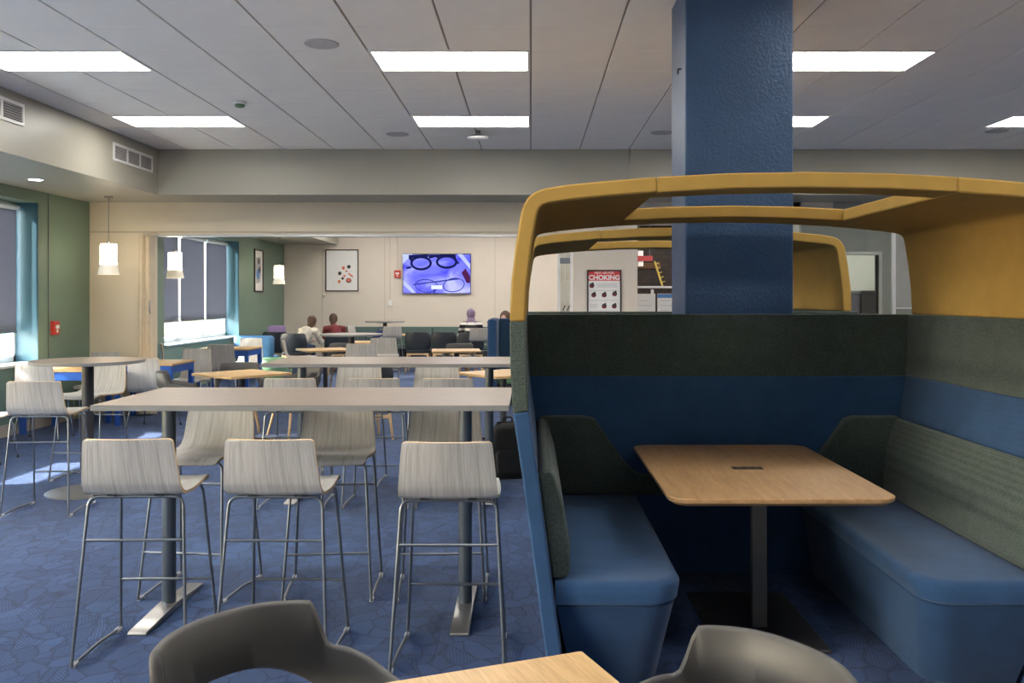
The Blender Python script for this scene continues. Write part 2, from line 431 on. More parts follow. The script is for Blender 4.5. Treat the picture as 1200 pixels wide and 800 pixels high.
# servery back wall
sw = struct(MB().box(1.43, 3.5, 16.0, 16.1, 0, SOF).obj('wall_tiled', 'brown_tile'))
struct(MB().box(1.43, 8, YP+.12, 16.1, SOF-.02, SOF).obj('ceiling_servery', 'tile_white'))
# far wall
fw = struct(MB().box(XL-.4, 1.45, YF, YF+.15, 0, CEIL).obj('wall_far', 'far_wall'))
for x in (-.86, -5.0, -3.5):
    MB().box(x-.006, x+.006, YF-.004, YF+.001, 0, CEIL).obj('panel_joint', 'baseboard', fw)
struct(MB().box(XR, XR+.15, YN, YF, 0, CEIL).obj('wall_right', 'rear_wall'))
struct(MB().box(-6.4, XR, YN-.15, YN, 0, CEIL).obj('wall_rear', 'rear_wall'))
# left wall with window openings; the first two are unseen, added for daylight
WIN = [(-2.6, 1.2), (2.4, 6.2), (7.22, 11.02), (14.8, 18.6)]; OPEN = (0,); WZ0 = .80; WZ1 = 2.70; XW = -6.36
mb = MB(); mb.box(XW, XL, YN, YF, 0, WZ0-.03); mb.box(XW, XL, YN, YF, WZ1, CEIL)
e = [YN]+[v for w in WIN for v in w]+[YF]
for i in range(0, len(e), 2): mb.box(XW, XL, e[i], e[i+1], WZ0-.03, WZ1)
wl = struct(mb.obj('wall_left', 'green_wall'))
MB().box(XL, XL+.008, 11.24, 11.255, 0, SOF).obj('wall_joint', 'grey_tube', wl)
struct(MB().box(XL, XL+.018, YN, YP, 0, .13).obj('baseboard_left', 'baseboard'))
struct(MB().box(XL, XO0, YP-.016, YP, 0, .12).obj('baseboard_partition', 'baseboard'))
for n, (a, b) in enumerate(WIN):
    w = bpy.data.objects.new('window_%d' % (n+1), None); COL.objects.link(w); w.location = (-6.22, a, WZ0); struct(w)
    L = b-a; H = WZ1-WZ0; mb = MB()
    np_ = 3; pw = L/np_
    mb.box(-.04, .04, 0, L, 0, .07); mb.box(-.04, .04, 0, L, H-.06, H); mb.box(-.04, .04, 0, .05, 0, H); mb.box(-.04, .04, L-.05, L, 0, H)
    for k in range(1, np_): mb.box(-.04, .04, k*pw-.02, k*pw+.02, 0, H)
    mb.box(-.03, .03, 0, L, .42, .46)
    for yj in (-.001, L-.007): MB().box(-.1, 6.22+XL-.002, yj, yj+.008, 0, H).obj('jamb_lining', 'jamb_teal', w)
    mb.obj('window_frame', 'white_frame', w)
    MB().box(-.05, XL+6.22+.05, -.0, L, -.03, 0).obj('window_sill', 'sill', w, bevel=.006)
    gp = .001 if n == 1 else .055  # second added opening gets gapless shades to keep sun streaks out
    for k in range(np_):
        MB().box(-.006, 0, k*pw+.04, (k+1)*pw-.04, .05, H-.05).obj('pane', 'pane', w)
        lo = H-.22 if n in OPEN else (.62 if n == 1 else .37)
        s = MB().box(.07, .074, k*pw+gp, (k+1)*pw-gp, lo, H-.05).obj('roller_shade', 'roller_shade', w)
        MB().box(.062, .082, k*pw+gp, (k+1)*pw-gp, lo-.025, lo+.002).obj('hem_bar', 'grey_tube', s)
        MB().tube([(.08, k*pw+.04, H-.06), (.08, (k+1)*pw-.04, H-.06)], .035, 12).obj('roller_tube', 'white_frame', s, smooth=40)
# outside
struct(MB().box(-60, -6.4, -60, 60, -1.2, -1.0).obj('floor_outside', 'outside_wall'))
struct(MB().box(-6.4, 60, -60, YN-.25, -1.2, -1.0).obj('floor_bounce', 'outside_wall'))  # unseen pale ground, added to bounce daylight indoors

# folding partition stack at the left jamb
fp = thing('folding_partition', 'cream accordion folding partition stacked against the cream wall end', 'partition', (XO0, YP-.0, 0))
for k in range(4):
    a = .012 if k % 2 else -.012
    mb = MB(); x0 = -.16+k*.045
    mb.prism([(x0, -.10), (x0+.022, -.125-a), (x0+.045, -.10), (x0+.045, -.005), (x0, -.005)], .02, HZ-.03); mb.obj('fold', 'curtain', fp, bevel=.004)
mb = MB().tube(round_path([(.012, -.128, 1.36), (.012, -.16, 1.36), (.012, -.16, 1.52), (.012, -.128, 1.52)], .02), .008)
mb.obj('pull_handle', 'chrome', fp, smooth=40)
# white framed door folded beside the notice wall
d1 = bpy.data.objects.new('door_1', None); COL.objects.link(d1); d1.location = (.36, YP+.02, 0); struct(d1)
mb = MB(); mb.box(0, .035, -.03, .05, 0, 2.4); mb.box(.165, .20, -.03, .05, 0, 2.4); mb.box(.03, .17, -.02, .04, 2.2, 2.4); mb.box(.03, .17, -.02, .04, 0, .2)
mb.obj('door_frame', 'white_paint', d1, bevel=.004)
MB().box(.035, .165, .005, .012, .2, 2.2).obj('pane', 'glass_screen', d1)
MB().box(.095, .103, -.01, .03, .2, 2.2).obj('mullion', 'frame_alu', d1)
MB().box(.03, .17, -.035, -.02, 2.02, 2.1).obj('closer', 'grey_tube', d1, bevel=.01)
for x in (.07, .13): MB().tube(round_path([(x, -.0, 1.40), (x, -.06, 1.40), (x+.03, -.06, 1.46)], .015), .008).obj('door_handle', 'black_plastic', d1, smooth=40)

# column
cx0, cx1, cy0, cy1 = (803-622)*5.36/1076, (930-622)*5.36/1076, 5.36, 5.88
co = struct(MB().box(cx0, cx1, cy0, cy1, 0, CEIL+.01).obj('wall_column', 'column_paint', bevel=.012))
MB().tube(round_path([(cx0, 5.5, 2.93), (cx0-.02, 5.5, 2.93), (cx0-.02, 5.5, 2.90)], .006), .006).obj('wall_hook', 'black_plastic', co)

# ================================================================== CEILING FIXTURES
def ceiling_light():
    t = thing('ceiling_light', '', 'ceiling light')
    w, d = 2*T, T; mb = MB()
    f = .028
    for a in ((0, w, 0, f), (0, w, d-f, d), (0, f, f, d-f), (w-f, w, f, d-f)): mb.box(a[0]+.004, a[1]-.004, a[2]+.003, a[3]-.003, -.006, .010)
    mb.obj('light_frame', 'white_paint', t)
    MB().box(f, w-f, f, d-f, -.001, .008).obj('diffuser', 'lamp_panel', t)
    return t
CLT = Stamp(ceiling_light())
rowname = {10: 'beside the far bulkhead', 6: 'one row in from the bulkhead', 2: 'two rows in from the bulkhead'}
colname = {-7: 'next to the vented soffit', -2: 'over the long bar tables', 3: 'beyond the blue column', 8: 'nearest the right hand wall'}
for r in LY:
    for c in LX:
        CLT((c*T, y0r+r*T, CEIL), 0, 'bright rectangular ceiling light panel %s, %s' % (colname[c], rowname[r]), 'ceiling light panels in the grid')
for y in (y0r-2*T,):
    for c in LX: CLT((c*T, y, CEIL), 0, 'bright ceiling light panel in the row above the foreground oak cafe table', 'ceiling light panels over the near seats')
for y in (14.2, 17.2, 20.0):  # panels hidden behind the header, added to light the room beyond
    for c in (-7, -3, .5): CLT((c*T, y, CEIL), 0, 'added unseen ceiling light panel brightening the room with the wall screen', 'added unseen light panels in the screen room')
for x, y in ((1.9, 13.2), (4.6, 13.6)):
    CLT((x, y, SOF-.02), 0, 'bright light panel in the servery ceiling', 'light panels of the servery')
sp = thing('ceiling_speaker', '', 'speaker')
MB().lathe([(.125, 0), (.125, -.006), (.115, -.010), (.112, -.007)], seg=28).obj('grille_ring', 'speaker_grey', sp, smooth=40)
MB().lathe([(.112, -.004), (.112, -.008)], seg=28).obj('grille', 'speaker_grey', sp, smooth=40)
SPK = Stamp(sp)
for px, py, lab in ((377, 51, 'round grey ceiling speaker among the tiles over the bar stools'), (466, 157, 'round grey ceiling speaker near the bulkhead above the wall screen'), (776, 155, 'round grey ceiling speaker beside the blue column'), (1168, 153, 'round grey ceiling speaker beside the right hand light panel')):
    Y = (CEIL-EYE)*1076/(349-py); SPK(((px-622)*Y/1076, Y, CEIL), 0, lab)
Y = (CEIL-EYE)*1076/(349-119)
sd = thing('smoke_detector', 'small cream smoke detector on the ceiling tiles near the vented soffit', 'smoke detector', ((281-622)*Y/1076, Y, CEIL))
MB().lathe([(.06, 0), (.062, -.02), (.05, -.028)], seg=20).obj('base', 'white_paint', sd, smooth=40)
MB().lathe([(.045, -.028), (.045, -.045), (.03, -.055)], seg=20).obj('sensor_cap', 'green_vinyl', sd, smooth=40)
Y = (CEIL-EYE)*1076/(349-153)
dc = thing('dome_camera', 'dark ceiling camera with pale rim between light panel and bulkhead', 'camera', ((560-622)*Y/1076, Y, CEIL))
MB().tube([(0, 0, 0), (0, 0, -.05)], .03, 12).obj('stem', 'dark_leg', dc, smooth=40)
MB().lathe([(.04, -.04), (.10, -.06), (.125, -.075)], seg=24).obj('housing', 'dark_leg', dc, smooth=40)
MB().lathe([(.12, -.075), (.10, -.095), (.05, -.105)], seg=24).obj('dome', 'white_paint', dc, smooth=40)
# vents on the soffit face
def vent():
    t = thing('air_vent', '', 'vent'); L, H = 1.05, .20; n = 3
    mb = MB(); f = .028
    mb.box(0, .014, 0, L, 0, f); mb.box(0, .014, 0, L, H-f, H)
    for k in range(n+1): y = k*(L-f)/n; mb.box(0, .014, y, y+f, f, H-f)
    mb.obj('vent_frame', 'white_paint', t)
    MB().box(0, .002, f, L-f, f, H-f).obj('vent_backing', 'vent_dark', t)
    for k in range(n):
        y = k*(L-f)/n+f
        for q in range(6):
            z = f+.012+q*.023
            MB().loft([[(.002, yy, z), (.012, yy, z+.010), (.012, yy, z+.013), (.002, yy, z+.003)] for yy in (y, y+(L-f)/n-f)]).obj('slat', 'speaker_grey', t)
    return t
VT = Stamp(vent())
yv = lambda px: -(XS)*1076/(622-px)
VT((XS, yv(132), EYE+(349-180)*yv(132)/1076-.10+.03), 0, 'white slotted air vent on the soffit face beside the bulkhead corner')
VT((XS, yv(27)-1.05, EYE+(349-133)*yv(27)/1076-.12), 0, 'white slotted air vent on the soffit face above the shaded window')
dl = thing('downlight', 'small round recessed downlight in the soffit by the shaded window', 'light', (-5.34, 9.9, SOF))
MB().lathe([(.09, 0), (.09, -.006), (.07, -.008)], seg=24).obj('trim_ring', 'white_paint', dl, smooth=40)
MB().lathe([(.068, -.003), (.068, -.0085)], seg=24).obj('lens', 'downlight', dl, smooth=40)
DLS = Stamp(dl); DLS.used = True
for y in (7.6, 5.2, 17.0): DLS((-5.34, y, SOF), 0, 'round recessed downlight in the soffit along the window wall', 'soffit downlights')
# pendants
def pendant():
    t = thing('pendant_lamp', '', 'pendant lamp')
    MB().lathe([(.055, 0), (.055, -.02), (.015, -.03)], seg=20).obj('canopy', 'chrome', t, smooth=40)
    MB().tube([(0, 0, -.02), (0, 0, -.60)], .004, 6).obj('cord', 'grey_tube', t, smooth=40)
    MB().lathe([(.025, -.57), (.03, -.60)], seg=14).obj('socket', 'chrome', t, smooth=40)
    MB().lathe([(.02, -.597), (.095, -.60), (.10, -.64), (.098, -.80), (.104, -.86), (.098, -.86), (.092, -.80), (.094, -.61), (.02, -.605)], seg=28, cap=False).obj('shade', 'pendant_glow', t, smooth=50)
    MB().lathe([(.100, -.855), (.118, -.93), (.128, -.985), (.123, -.985), (.112, -.93), (.095, -.855)], seg=28, cap=False).obj('shade_skirt', 'pendant_glass', t, smooth=50)
    return t
PD = Stamp(pendant())
PD((-5.32, 11.57, SOF), 0, 'white glass pendant lamp hanging before the cream wall')
PD((-5.32, 13.73, SOF), 0, 'white glass pendant lamp hanging in front of the blue roller shades')
PD((-5.32, 19.4, SOF), 0, 'white glass pendant lamp hanging near the framed print of red shapes')

# ================================================================== BOOTHS
BO = [(.083, 0), (.07, .10), (-.03, .86), (-.068, 1.12), (-.078, 1.30), (-.081, 1.47), (-.074, 1.62), (-.058, 1.76), (-.038, 1.88), (-.028, 1.915), (-.010, 1.944), (.018, 1.966), (.055, 1.979), (.14, 1.992), (.30, 2.008), (.48, 2.022), (.75, 2.036), (1.055, 2.041)]
BO = [(x-1.055, z) for x, z in BO]
BT = .060
def offs(poly, d):
    out = []
    for i, (x, z) in enumerate(poly):
        a = poly[max(i-1, 0)]; b = poly[min(i+1, len(poly)-1)]
        dx, dz = b[0]-a[0], b[1]-a[1]; l = math.hypot(dx, dz); out.append((x+dz/l*d, z-dx/l*d))
    out[-1] = (poly[-1][0], poly[-1][1]-d) if abs(poly[-1][0]) < 1e-6 else out[-1]
    return out
BI = offs(BO, BT)
def ribbon(mb, i0, i1, y0, y1, sgn=1):
    po = BO[i0:i1+1]; pi = BI[i0:i1+1]; ring = po+list(reversed(pi))
    mb.loft([[(x*sgn, y, z) for x, z in ring] for y in (y0, y1)]); return mb
def xin(z):   # inner face of the left side at height z
    for a, b in zip(BI, BI[1:]):
        if a[1] <= z <= b[1]: return a[0]+(b[0]-a[0])*(z-a[1])/(b[1]-a[1])
    return BI[0][0]
BD = 1.76
def booth(full=True):
    t = thing('hooded_booth', '', 'booth')
    for s in (-1, 1):
        g = -s
        ribbon(MB(), 0, 3, 0, BD, g).obj('side_panel', 'blue_fabric', t, smooth=50, bevel=.008)
        ribbon(MB(), 3, 5, 0, BD, g).obj('side_band', 'green_fabric', t, smooth=50, bevel=.006)
        ribbon(MB(), 5, 15, 0, 1.64, g).obj('hood_side', 'yellow_fabric', t, smooth=50, bevel=.008)
    for a, b, nm in ((0, .20, 'hood_front_bar'), (1.28, 1.64, 'hood_rear_bar')):
        mb = MB(); top = BO[15:]; bot = BI[15:]
        e = .0025
        tp = [(x+e if i == 0 else x, z) for i, (x, z) in enumerate(top)]; tp = tp+[(-x, z) for x, z in reversed(tp[:-1])]
        bt = [(x+e if i == 0 else x, z) for i, (x, z) in enumerate(bot)]; bt[0] = (tp[0][0], bt[0][1]); bt = bt+[(-x, z) for x, z in reversed(bt[:-1])]
        ring = tp+list(reversed(bt)); mb.loft([[(x, y, z) for x, z in ring] for y in (a, b)])
        mb.obj(nm, 'yellow_fabric', t, smooth=50, bevel=.006)
    zs = [.0, .4, .86, 1.12, 1.30, 1.468]
    def back(z0, z1): 
        zz = [z for z in zs if z0 <= z <= z1]; return [(xin(z)+.002, z) for z in zz]+[(-xin(z)-.002, z) for z in reversed(zz)]
    MB().prism(back(0, 1.12), 1.68, 1.76, 'y').obj('back_panel', 'blue_fabric', t, bevel=.004)
    MB().prism(back(1.12, 1.47), 1.68, 1.76, 'y').obj('back_band', 'green_fabric', t, bevel=.005)
    for s in (-1, 1):
        m = lambda P: [(x*-s, y) for x, y in P]
        # bench: plan polygon in (u, v); wall side, front with rounded inner corner
        def plan(xw, xi, f, b, r):
            P = [(xw, b), (xw, f)]
            for k in range(7): a = -PI/2+PI/2*k/6; P.append((xi-r+r*math.cos(a), f+r+r*math.sin(a)))
            return P+[(xi, b)]
        W0 = -.955
        bb = MB(); R = []
        for z, xi, f in ((.0, -.545, .20), (.02, -.54, .18), (.36, -.482, .06), (.368, -.488, .066)): R.append([(x*-s, y, z) for x, y in plan(W0+.07*(1-z/.37), xi, f, 1.68, .12)])
        ba = bb.loft(R).obj('bench_base', 'blue_fabric', t, smooth=45)
        bb = MB(); R = []
        for z, xi, f in ((.370, -.482, .058), (.378, -.472, .045), (.44, -.462, .040), (.458, -.470, .048), (.464, -.490, .068)): R.append([(x*-s, y, z) for x, y in plan(W0-.005, xi, f, 1.68, .13)])
        bb.loft(R).obj('seat_cushion', 'blue_fabric', ba, smooth=50)
        # backrest pad along the side wall, wrapping onto the back panel
        prof = []
        for z in (.466, .60, .75, .86): prof.append((xin(z)+.001, z))
        outl = [(xin(.86)+.022, .89), (xin(.86)+.045, .893), (xin(.86)+.062, .87), (xin(.75)+.085, .75), (xin(.6)+.088, .60), (xin(.5)+.074, .50), (xin(.48)+.055, .467)]
        pad = MB().prism([(x*-s, z) for x, z in prof+outl], .07, 1.62, 'y')
        pw = [(xin(.467), .467), (xin(.86), .86), (xin(.86)+.03, .90), (-.75, .90), (-.70, .885), (-.52, .63), (-.47, .585), (-.43, .57), (-.002, .57), (-.002, .467)]
        pad.prism([(x*-s, z) for x, z in pw], 1.60, 1.679, 'y')
        pad.obj('backrest_pad', 'green_fabric', t, smooth=40, bevel=.010)
    return t
BY = 3.50
bo = booth()
BTH = Stamp(bo)
BTH((1.055, BY, 0), 0, 'booth with yellow hood, green and blue walls and an oak table inside')
BTH((1.055, 6.14+BD, 0), PI, 'identical yellow hooded booth standing behind the blue column')
bt = thing('booth_table', 'oak topped table with rounded corners inside the yellow hooded booth', 'table', (1.04, 4.42, 0))
R = []
for z, i in ((.706, .03), (.722, .004), (.738, 0), (.741, .003)): R.append([(x, y, z) for x, y in rrect(-.475+i, .475-i, -.68+i, .71-i, .09-i, 7)])
MB().loft(R).obj('tabletop', 'oak', bt, smooth=35)
MB().box(-.005, .065, -.13, -.09, .02, .705).obj('pedestal', 'pedestal_grey', bt, bevel=.004)
MB().box(-.22, .28, -.40, .40, 0, .018).obj('foot_plate', 'dark_leg', bt, bevel=.005)
so = MB().box(-.07, .075, -.03, .03, .7412, .7435).obj('power_outlet', 'vent_dark', bt, bevel=.001)
for x in (-.04, .01, .05): MB().box(x-.012, x+.012, -.015, .015, .7436, .7442).obj('socket', 'black_plastic', so)

# ================================================================== BAR STOOLS
def shell_mesh(W0, seatz, backh, depth, name):
    # profile in (y, z) from seat front to back top; faces +Y
    P = [(depth*.52, -.028), (depth*.50, -.008), (depth*.42, .004), (depth*.15, .002), (-depth*.18, -.006), (-depth*.36, -.004), (-depth*.43, .010), (-depth*.475, .035), (-depth*.50, .075), (-depth*.525, backh*.6), (-depth*.56, backh-.012), (-depth*.565, backh)]
    S = []
    for i in range(len(P)-1):
        for k in range(3 if 5 <= i <= 8 else 2): 
            t = k/(3 if 5 <= i <= 8 else 2); S.append((P[i][0]*(1-t)+P[i+1][0]*t, P[i][1]*(1-t)+P[i+1][1]*t))
    S.append(P[-1])
    n = len(S); nt_ = 12; th = .013
    ln = [0]
    for a, b in zip(S, S[1:]): ln.append(ln[-1]+math.hypot(b[0]-a[0], b[1]-a[1]))
    tot = ln[-1]; top = []; bot = []; uv = []
    for i, (y, z) in enumerate(S):
        a = S[max(i-1, 0)]; b = S[min(i+1, n-1)]; dy, dz = b[0]-a[0], b[1]-a[1]; l = math.hypot(dy, dz); ny, nz = dz/l, -dy/l   # normal to the upper / inner side
        f = ln[i]/tot
        if f < .5: w = W0*(.90+.10*min(1, f/.35))
        else: w = W0*(1.0-.135*((f-.5)/.5)**1.2)
        if i <= 1: w -= (.03, .008)[i]
        if i >= n-2: w -= (.006, .028)[i-(n-2)]
        for j in range(nt_+1):
            u = j/nt_-.5; x = u*w
            curve = -(1-(2*u)**2)*.028*max(0, (z-.02)/backh) if z > .02 else 0
            dish = -(1-(2*u)**2)*.006 if z <= .02 else 0
            top.append((x, y+curve, z+dish+seatz)); bot.append((x, y+curve-ny*th, z+dish-nz*th+seatz)); uv.append((u*W0*2.2+.5, f))
    m = nt_+1; N = n*m; vs = top+bot; fs = []; mi = []
    for i in range(n-1):
        for j in range(nt_):
            q = (i*m+j, i*m+j+1, (i+1)*m+j+1, (i+1)*m+j); fs.append(q); mi.append(0); fs.append(tuple(N+k for k in reversed(q))); mi.append(0)
    for i in range(n-1):
        for j in (0, nt_): fs.append((i*m+j, (i+1)*m+j, N+(i+1)*m+j, N+i*m+j)); mi.append(1)
    for j in range(nt_):
        for i in (0, n-1): fs.append((i*m+j, i*m+j+1, N+i*m+j+1, N+i*m+j)); mi.append(1)
    me = bpy.data.meshes.new(name); me.from_pydata(vs, [], fs); me.materials.append(MATS['stool_wood']); me.materials.append(MATS['ply_edge'])
    me.polygons.foreach_set('material_index', mi)
    ul = me.uv_layers.new(name='UVMap'); U = uv+uv
    for lp in me.loops: ul.data[lp.index].uv = U[lp.vertex_index]
    bm = bmesh.new(); bm.from_mesh(me); bmesh.ops.recalc_face_normals(bm, faces=bm.faces); bm.to_mesh(me); bm.free()
    me.polygons.foreach_set('use_smooth', [True]*len(me.polygons)); me.set_sharp_from_angle(angle=math.radians(50))
    return me
def mobj(name, me, parent):
    o = bpy.data.objects.new(name, me); COL.objects.link(o); o.parent = parent; return o
def bar_stool():
    t = thing('bar_stool', '', 'bar stool')
    mobj('seat_shell', shell_mesh(.43, .735, .235, .42, 'seat_shell'), t)
    r = .0072; st = .708
    yr0, yr1 = -.155, -.235; yf0, yf1 = .14, .235      # rear / front tops and bottoms
    for (ya, yb, wt, wb) in ((yr0, yr1, .20, .238), (yf0, yf1, .185, .225)):
        pts = round_path([(-wb, yb, .012), (-wt, ya, st), (wt, ya, st), (wb, yb, .012)], .045, 6)
        MB().tube(pts, r, 8).obj('leg_frame', 'grey_tube', t, smooth=60)
    for s in (-1, 1):
        pts = [(s*.238, yr1, .012), (s*.238, yr1+.06, .012), (s*.231, .0, .020), (s*.225, yf1-.06, .012), (s*.225, yf1, .012)]
        MB().tube(pts, r, 8).obj('runner', 'grey_tube', t, smooth=60)
        for y, x in ((yr1+.03, .238), (yf1-.03, .225)): MB().box(s*x-.010, s*x+.010, y-.022, y+.022, 0, .017).obj('glide', 'glide', t, bevel=.003)
        MB().box(s*.10-.018, s*.10+.018, yr0-.015, yf0+.015, .712, .722).obj('seat_mount', 'black_plastic', t)
    def at(z, wt, wb, ya, yb): k = (st-z)/(st-.012); return wt+(wb-wt)*k, ya+(yb-ya)*k
    x, y = at(.526, .20, .238, yr0, yr1); MB().tube([(-x, y, .526), (x, y, .526)], .0065, 8).obj('footrest', 'grey_tube', t, smooth=60)
    x, y = at(.245, .185, .225, yf0, yf1); MB().tube([(-x, y, .245), (x, y, .245)], .0065, 8).obj('footrest', 'grey_tube', t, smooth=60)
    return t
ST = Stamp(bar_stool())
def stool(x, y, rz, label): return ST((x, y, 0), rz, label)
# booth side row at the first long table (face +Y), then the row across it (face -Y)
stool(-1.70, 4.10, .03, 'grey wood bar stool at the long table corner beside the round pedestal table side')
stool(-1.09, 4.09, -.02, 'middle grey wood bar stool tucked backwards under the long table beside the booth')
stool(-.345, 4.02, .0, 'grey wood bar stool standing right next to the booth wall')
stool(-1.77, 4.93, PI-.12, 'grey wood bar stool across the long table, at the end away from the booth')
stool(-1.06, 4.92, PI+.08, 'middle grey wood bar stool on the far side of the long table beside the booth')
stool(-.47, 4.92, PI+.04, 'grey wood bar stool across the long table, closest to the booth wall')
for x, nm in ((-1.78, 'farthest from booths'), (-1.16, 'in the middle'), (-.62, 'at the booth end')):
    stool(x, 7.0, .02, 'grey wood bar stool at the second long table with back turned, '+nm)
for x, nm in ((-1.50, 'away from the booths'), (-.82, 'towards the booths')):
    stool(x, 7.80, PI, 'shaded bar stool on the screen side of the second long table, '+nm)
stool(-3.54, 6.76, .05, 'wood bar stool with its back to the carpet aisle at the round pedestal table')
stool(-3.83, 7.98, PI-.12, 'wood bar stool on the wall side of the round pedestal table')
stool(-2.22, 12.12, .1, 'grey wood bar stool with its back turned, at the pale round bar table')
stool(-2.14, 13.40, PI+.2, 'grey wood bar stool across the pale round bar table')
stool(-3.22, 12.9, -PI/2+.2, 'grey wood bar stool seen edge-on beside the pale round bar table')
stool(-3.74, 20.25, -PI/2-.2, 'pale bar stool on the green wall side of the round bar table under the screen')
stool(-2.95, 19.35, .3, 'pale bar stool with its back turned at the round bar table under the screen')
stool(-1.0, 18.2, .0, 'pale bar stool beside the person in the striped top')

# ================================================================== BAR TABLES
def bar_table():
    t = thing('long_bar_table', '', 'table'); L = 1.95; D = .86
    R = []
    mb = MB(); mb.box(-L/2, L/2, -D/2, D/2, 1.034, 1.0585); mb.obj('table_edge', 'bar_edge', t, bevel=.002)
    MB().box(-L/2+.0005, L/2-.0005, -D/2+.0005, D/2-.0005, 1.0586, 1.0605).obj('tabletop', 'bar_top', t)
    for s in (-1, 1):
        x = s*.745
        MB().tube([(x, -.08, .03), (x, -.08, 1.03)], .034, 20).obj('leg', 'steel_leg', t, smooth=40)
        MB().loft([[(x-.045, y, 0), (x+.045, y, 0), (x+.045, y, h), (x-.045, y, h)] for y, h in ((-.46, .008), (-.45, .016), (-.08, .034), (.28, .016), (.29, .008))]).obj('foot', 'foot_steel', t, bevel=.004)
        MB().box(x-.05, x+.05, -.30, .30, 1.018, 1.034).obj('top_bracket', 'dark_leg', t)
    return t
LT = Stamp(bar_table())
LT((-1.075, 4.70, 0), 0, 'long grey-brown bar table with two posts, alongside the booth')
LT((-1.075, 7.38, 0), 0, 'second long grey-brown bar table, standing further towards the wall screen')
def round_table():
    t = thing('round_bar_table', '', 'table'); r = .428
    MB().lathe([(r-.02, 1.034), (r, 1.038), (r, 1.0585)], seg=48).obj('table_edge', 'bar_edge', t, smooth=40)
    MB().lathe([(r-.0005, 1.0586), (r-.0008, 1.0605)], seg=48).obj('tabletop', 'bar_top', t, smooth=40)
    MB().tube([(0, 0, .02), (0, 0, 1.034)], .045, 22).obj('pedestal', 'dark_leg', t, smooth=40)
    MB().lathe([(.315, 0), (.315, .006), (.30, .012), (.06, .024)], seg=40).obj('base_plate', 'foot_steel', t, smooth=30)
    MB().box(-.15, .15, -.15, .15, 1.02, 1.034).obj('top_plate', 'dark_leg', t)
    return t
RT = Stamp(round_table())
RT((-3.57, 7.40, 0), 0, 'round pedestal bar table with disc base standing alone near the windows')
RT((-2.50, 12.80, 0), 0, 'pale round bar table in the opening to the screen room')
RT((-3.16, 19.9, 0), 0, 'round bar table below the wall screen')
RT((-.50, 19.35, 0), 0, 'round bar table next to the blue high-backed sofa')

# ================================================================== LOW TABLES AND CHAIRS
def cafe_table(w, d, topm, edge=None, name='cafe_table'):
    t = thing(name, '', 'table')
    R = []
    for z, i in ((.712, .003), (.714, .0), (.738, 0), (.740, .002)): R.append([(x, y, z) for x, y in rrect(-w/2+i, w/2-i, -d/2+i, d/2-i, .006, 2)])
    MB().loft(R).obj('tabletop', topm, t, smooth=35)
    MB().tube([(0, 0, .02), (0, 0, .712)], .036, 16).obj('pedestal', 'dark_leg', t, smooth=40)
    for k in range(4):
        a = PI/4+k*PI/2; c, s_ = math.cos(a), math.sin(a)
        MB().loft([[(r*c-q*s_*w2, r*s_+q*c*w2, z) for q, z in ((-1, 0), (1, 0), (1, h), (-1, h))] for r, h, w2 in ((.03, .045, .03), (.34, .018, .025))]).obj('foot', 'dark_leg', t)
    return t
# the table in the foreground, one corner in view
ca = Vector((.119, 2.136)); ea = Vector((.38, -.925)).normalized(); eb = Vector((ea.y, -ea.x)); 
cen = ca+ea*.38+eb*.38
fgt = cafe_table(.76, .76, 'oak_light'); fgt.location = (cen.x, cen.y, 0); fgt.rotation_euler = (0, 0, math.atan2(-eb.y, -eb.x))
fgt['label'] = 'square oak cafe table with one corner between two grey armchairs'
CT = Stamp(fgt); CT.used = True
CT((-3.16, 10.05, 0), PI/4+.1, 'light oak square table turned cornerwise with grey armchairs')
CT((-.30, 10.1, 0), PI/4-.12, 'light oak square table behind the second long bar table, next to the booths')
CT((-3.30, 14.75, 0), .5, 'light oak table beyond the pale round bar table')
CT((-1.18, 14.5, 0), .1, 'light oak table in front of the blue high-backed sofa')
CT((-3.0, 17.3, 0), .2, 'light oak table between the pale stools in the screen room')
CT((-2.75, 20.7, 0), 0, 'light table set before the wall bench under the screen')
def steel_table(w, d):
    t = thing('steel_frame_table', '', 'table')
    MB().box(-w/2, w/2, -d/2, d/2, .715, .74).obj('tabletop', 'oak_light', t, bevel=.003)
    mb = MB()
    for s in (-1, 1): mb.box(-w/2+.02, w/2-.02, s*(d/2-.03)-.015, s*(d/2-.03)+.015, .62, .715); mb.box(s*(w/2-.03)-.015, s*(w/2-.03)+.015, -d/2+.02, d/2-.02, .62, .715)
    mb.obj('apron', 'blue_steel', t)
    for sx in (-1, 1):
        for sy in (-1, 1): MB().box(sx*(w/2-.045)-.03, sx*(w/2-.045)+.03, sy*(d/2-.045)-.03, sy*(d/2-.045)+.03, 0, .62).obj('leg', 'blue_steel', t, bevel=.003)
    return t
BS = Stamp(steel_table(.86, .80))
BS((-4.90, 11.85, 0), 0, 'oak topped table on bright blue steel legs beside the folding partition')
BS((-4.98, 15.2, 0), 0, 'blue steel legged table with oak top inside the screen room by the window')
BS((-5.42, 10.85, 0), 0, 'blue steel legged table standing under the near window sill')
def cafe_chair():
    t = thing('cafe_chair', '', 'chair')
    mobj('seat_shell', shell_mesh(.44, .45, .40, .44, 'chair_shell'), t)
    for sx in (-1, 1):
        pts = round_path([(sx*.235, .20, .01), (sx*.19, .14, .425), (sx*.19, -.15, .425), (sx*.235, -.22, .01)], .04, 5)
        MB().tube(pts, .008, 8).obj('leg', 'chrome', t, smooth=60)
        for y in (.20, -.22): MB().lathe([(.013, 0), (.013, .02), (.009, .03)], c=(sx*.235, y, 0), seg=10).obj('foot', 'black_plastic', t, smooth=50)
    MB().tube([(-.19, -.02, .425), (.19, -.02, .425)], .008, 8).obj('stretcher', 'chrome', t, smooth=60)
    return t
CH = Stamp(cafe_chair())
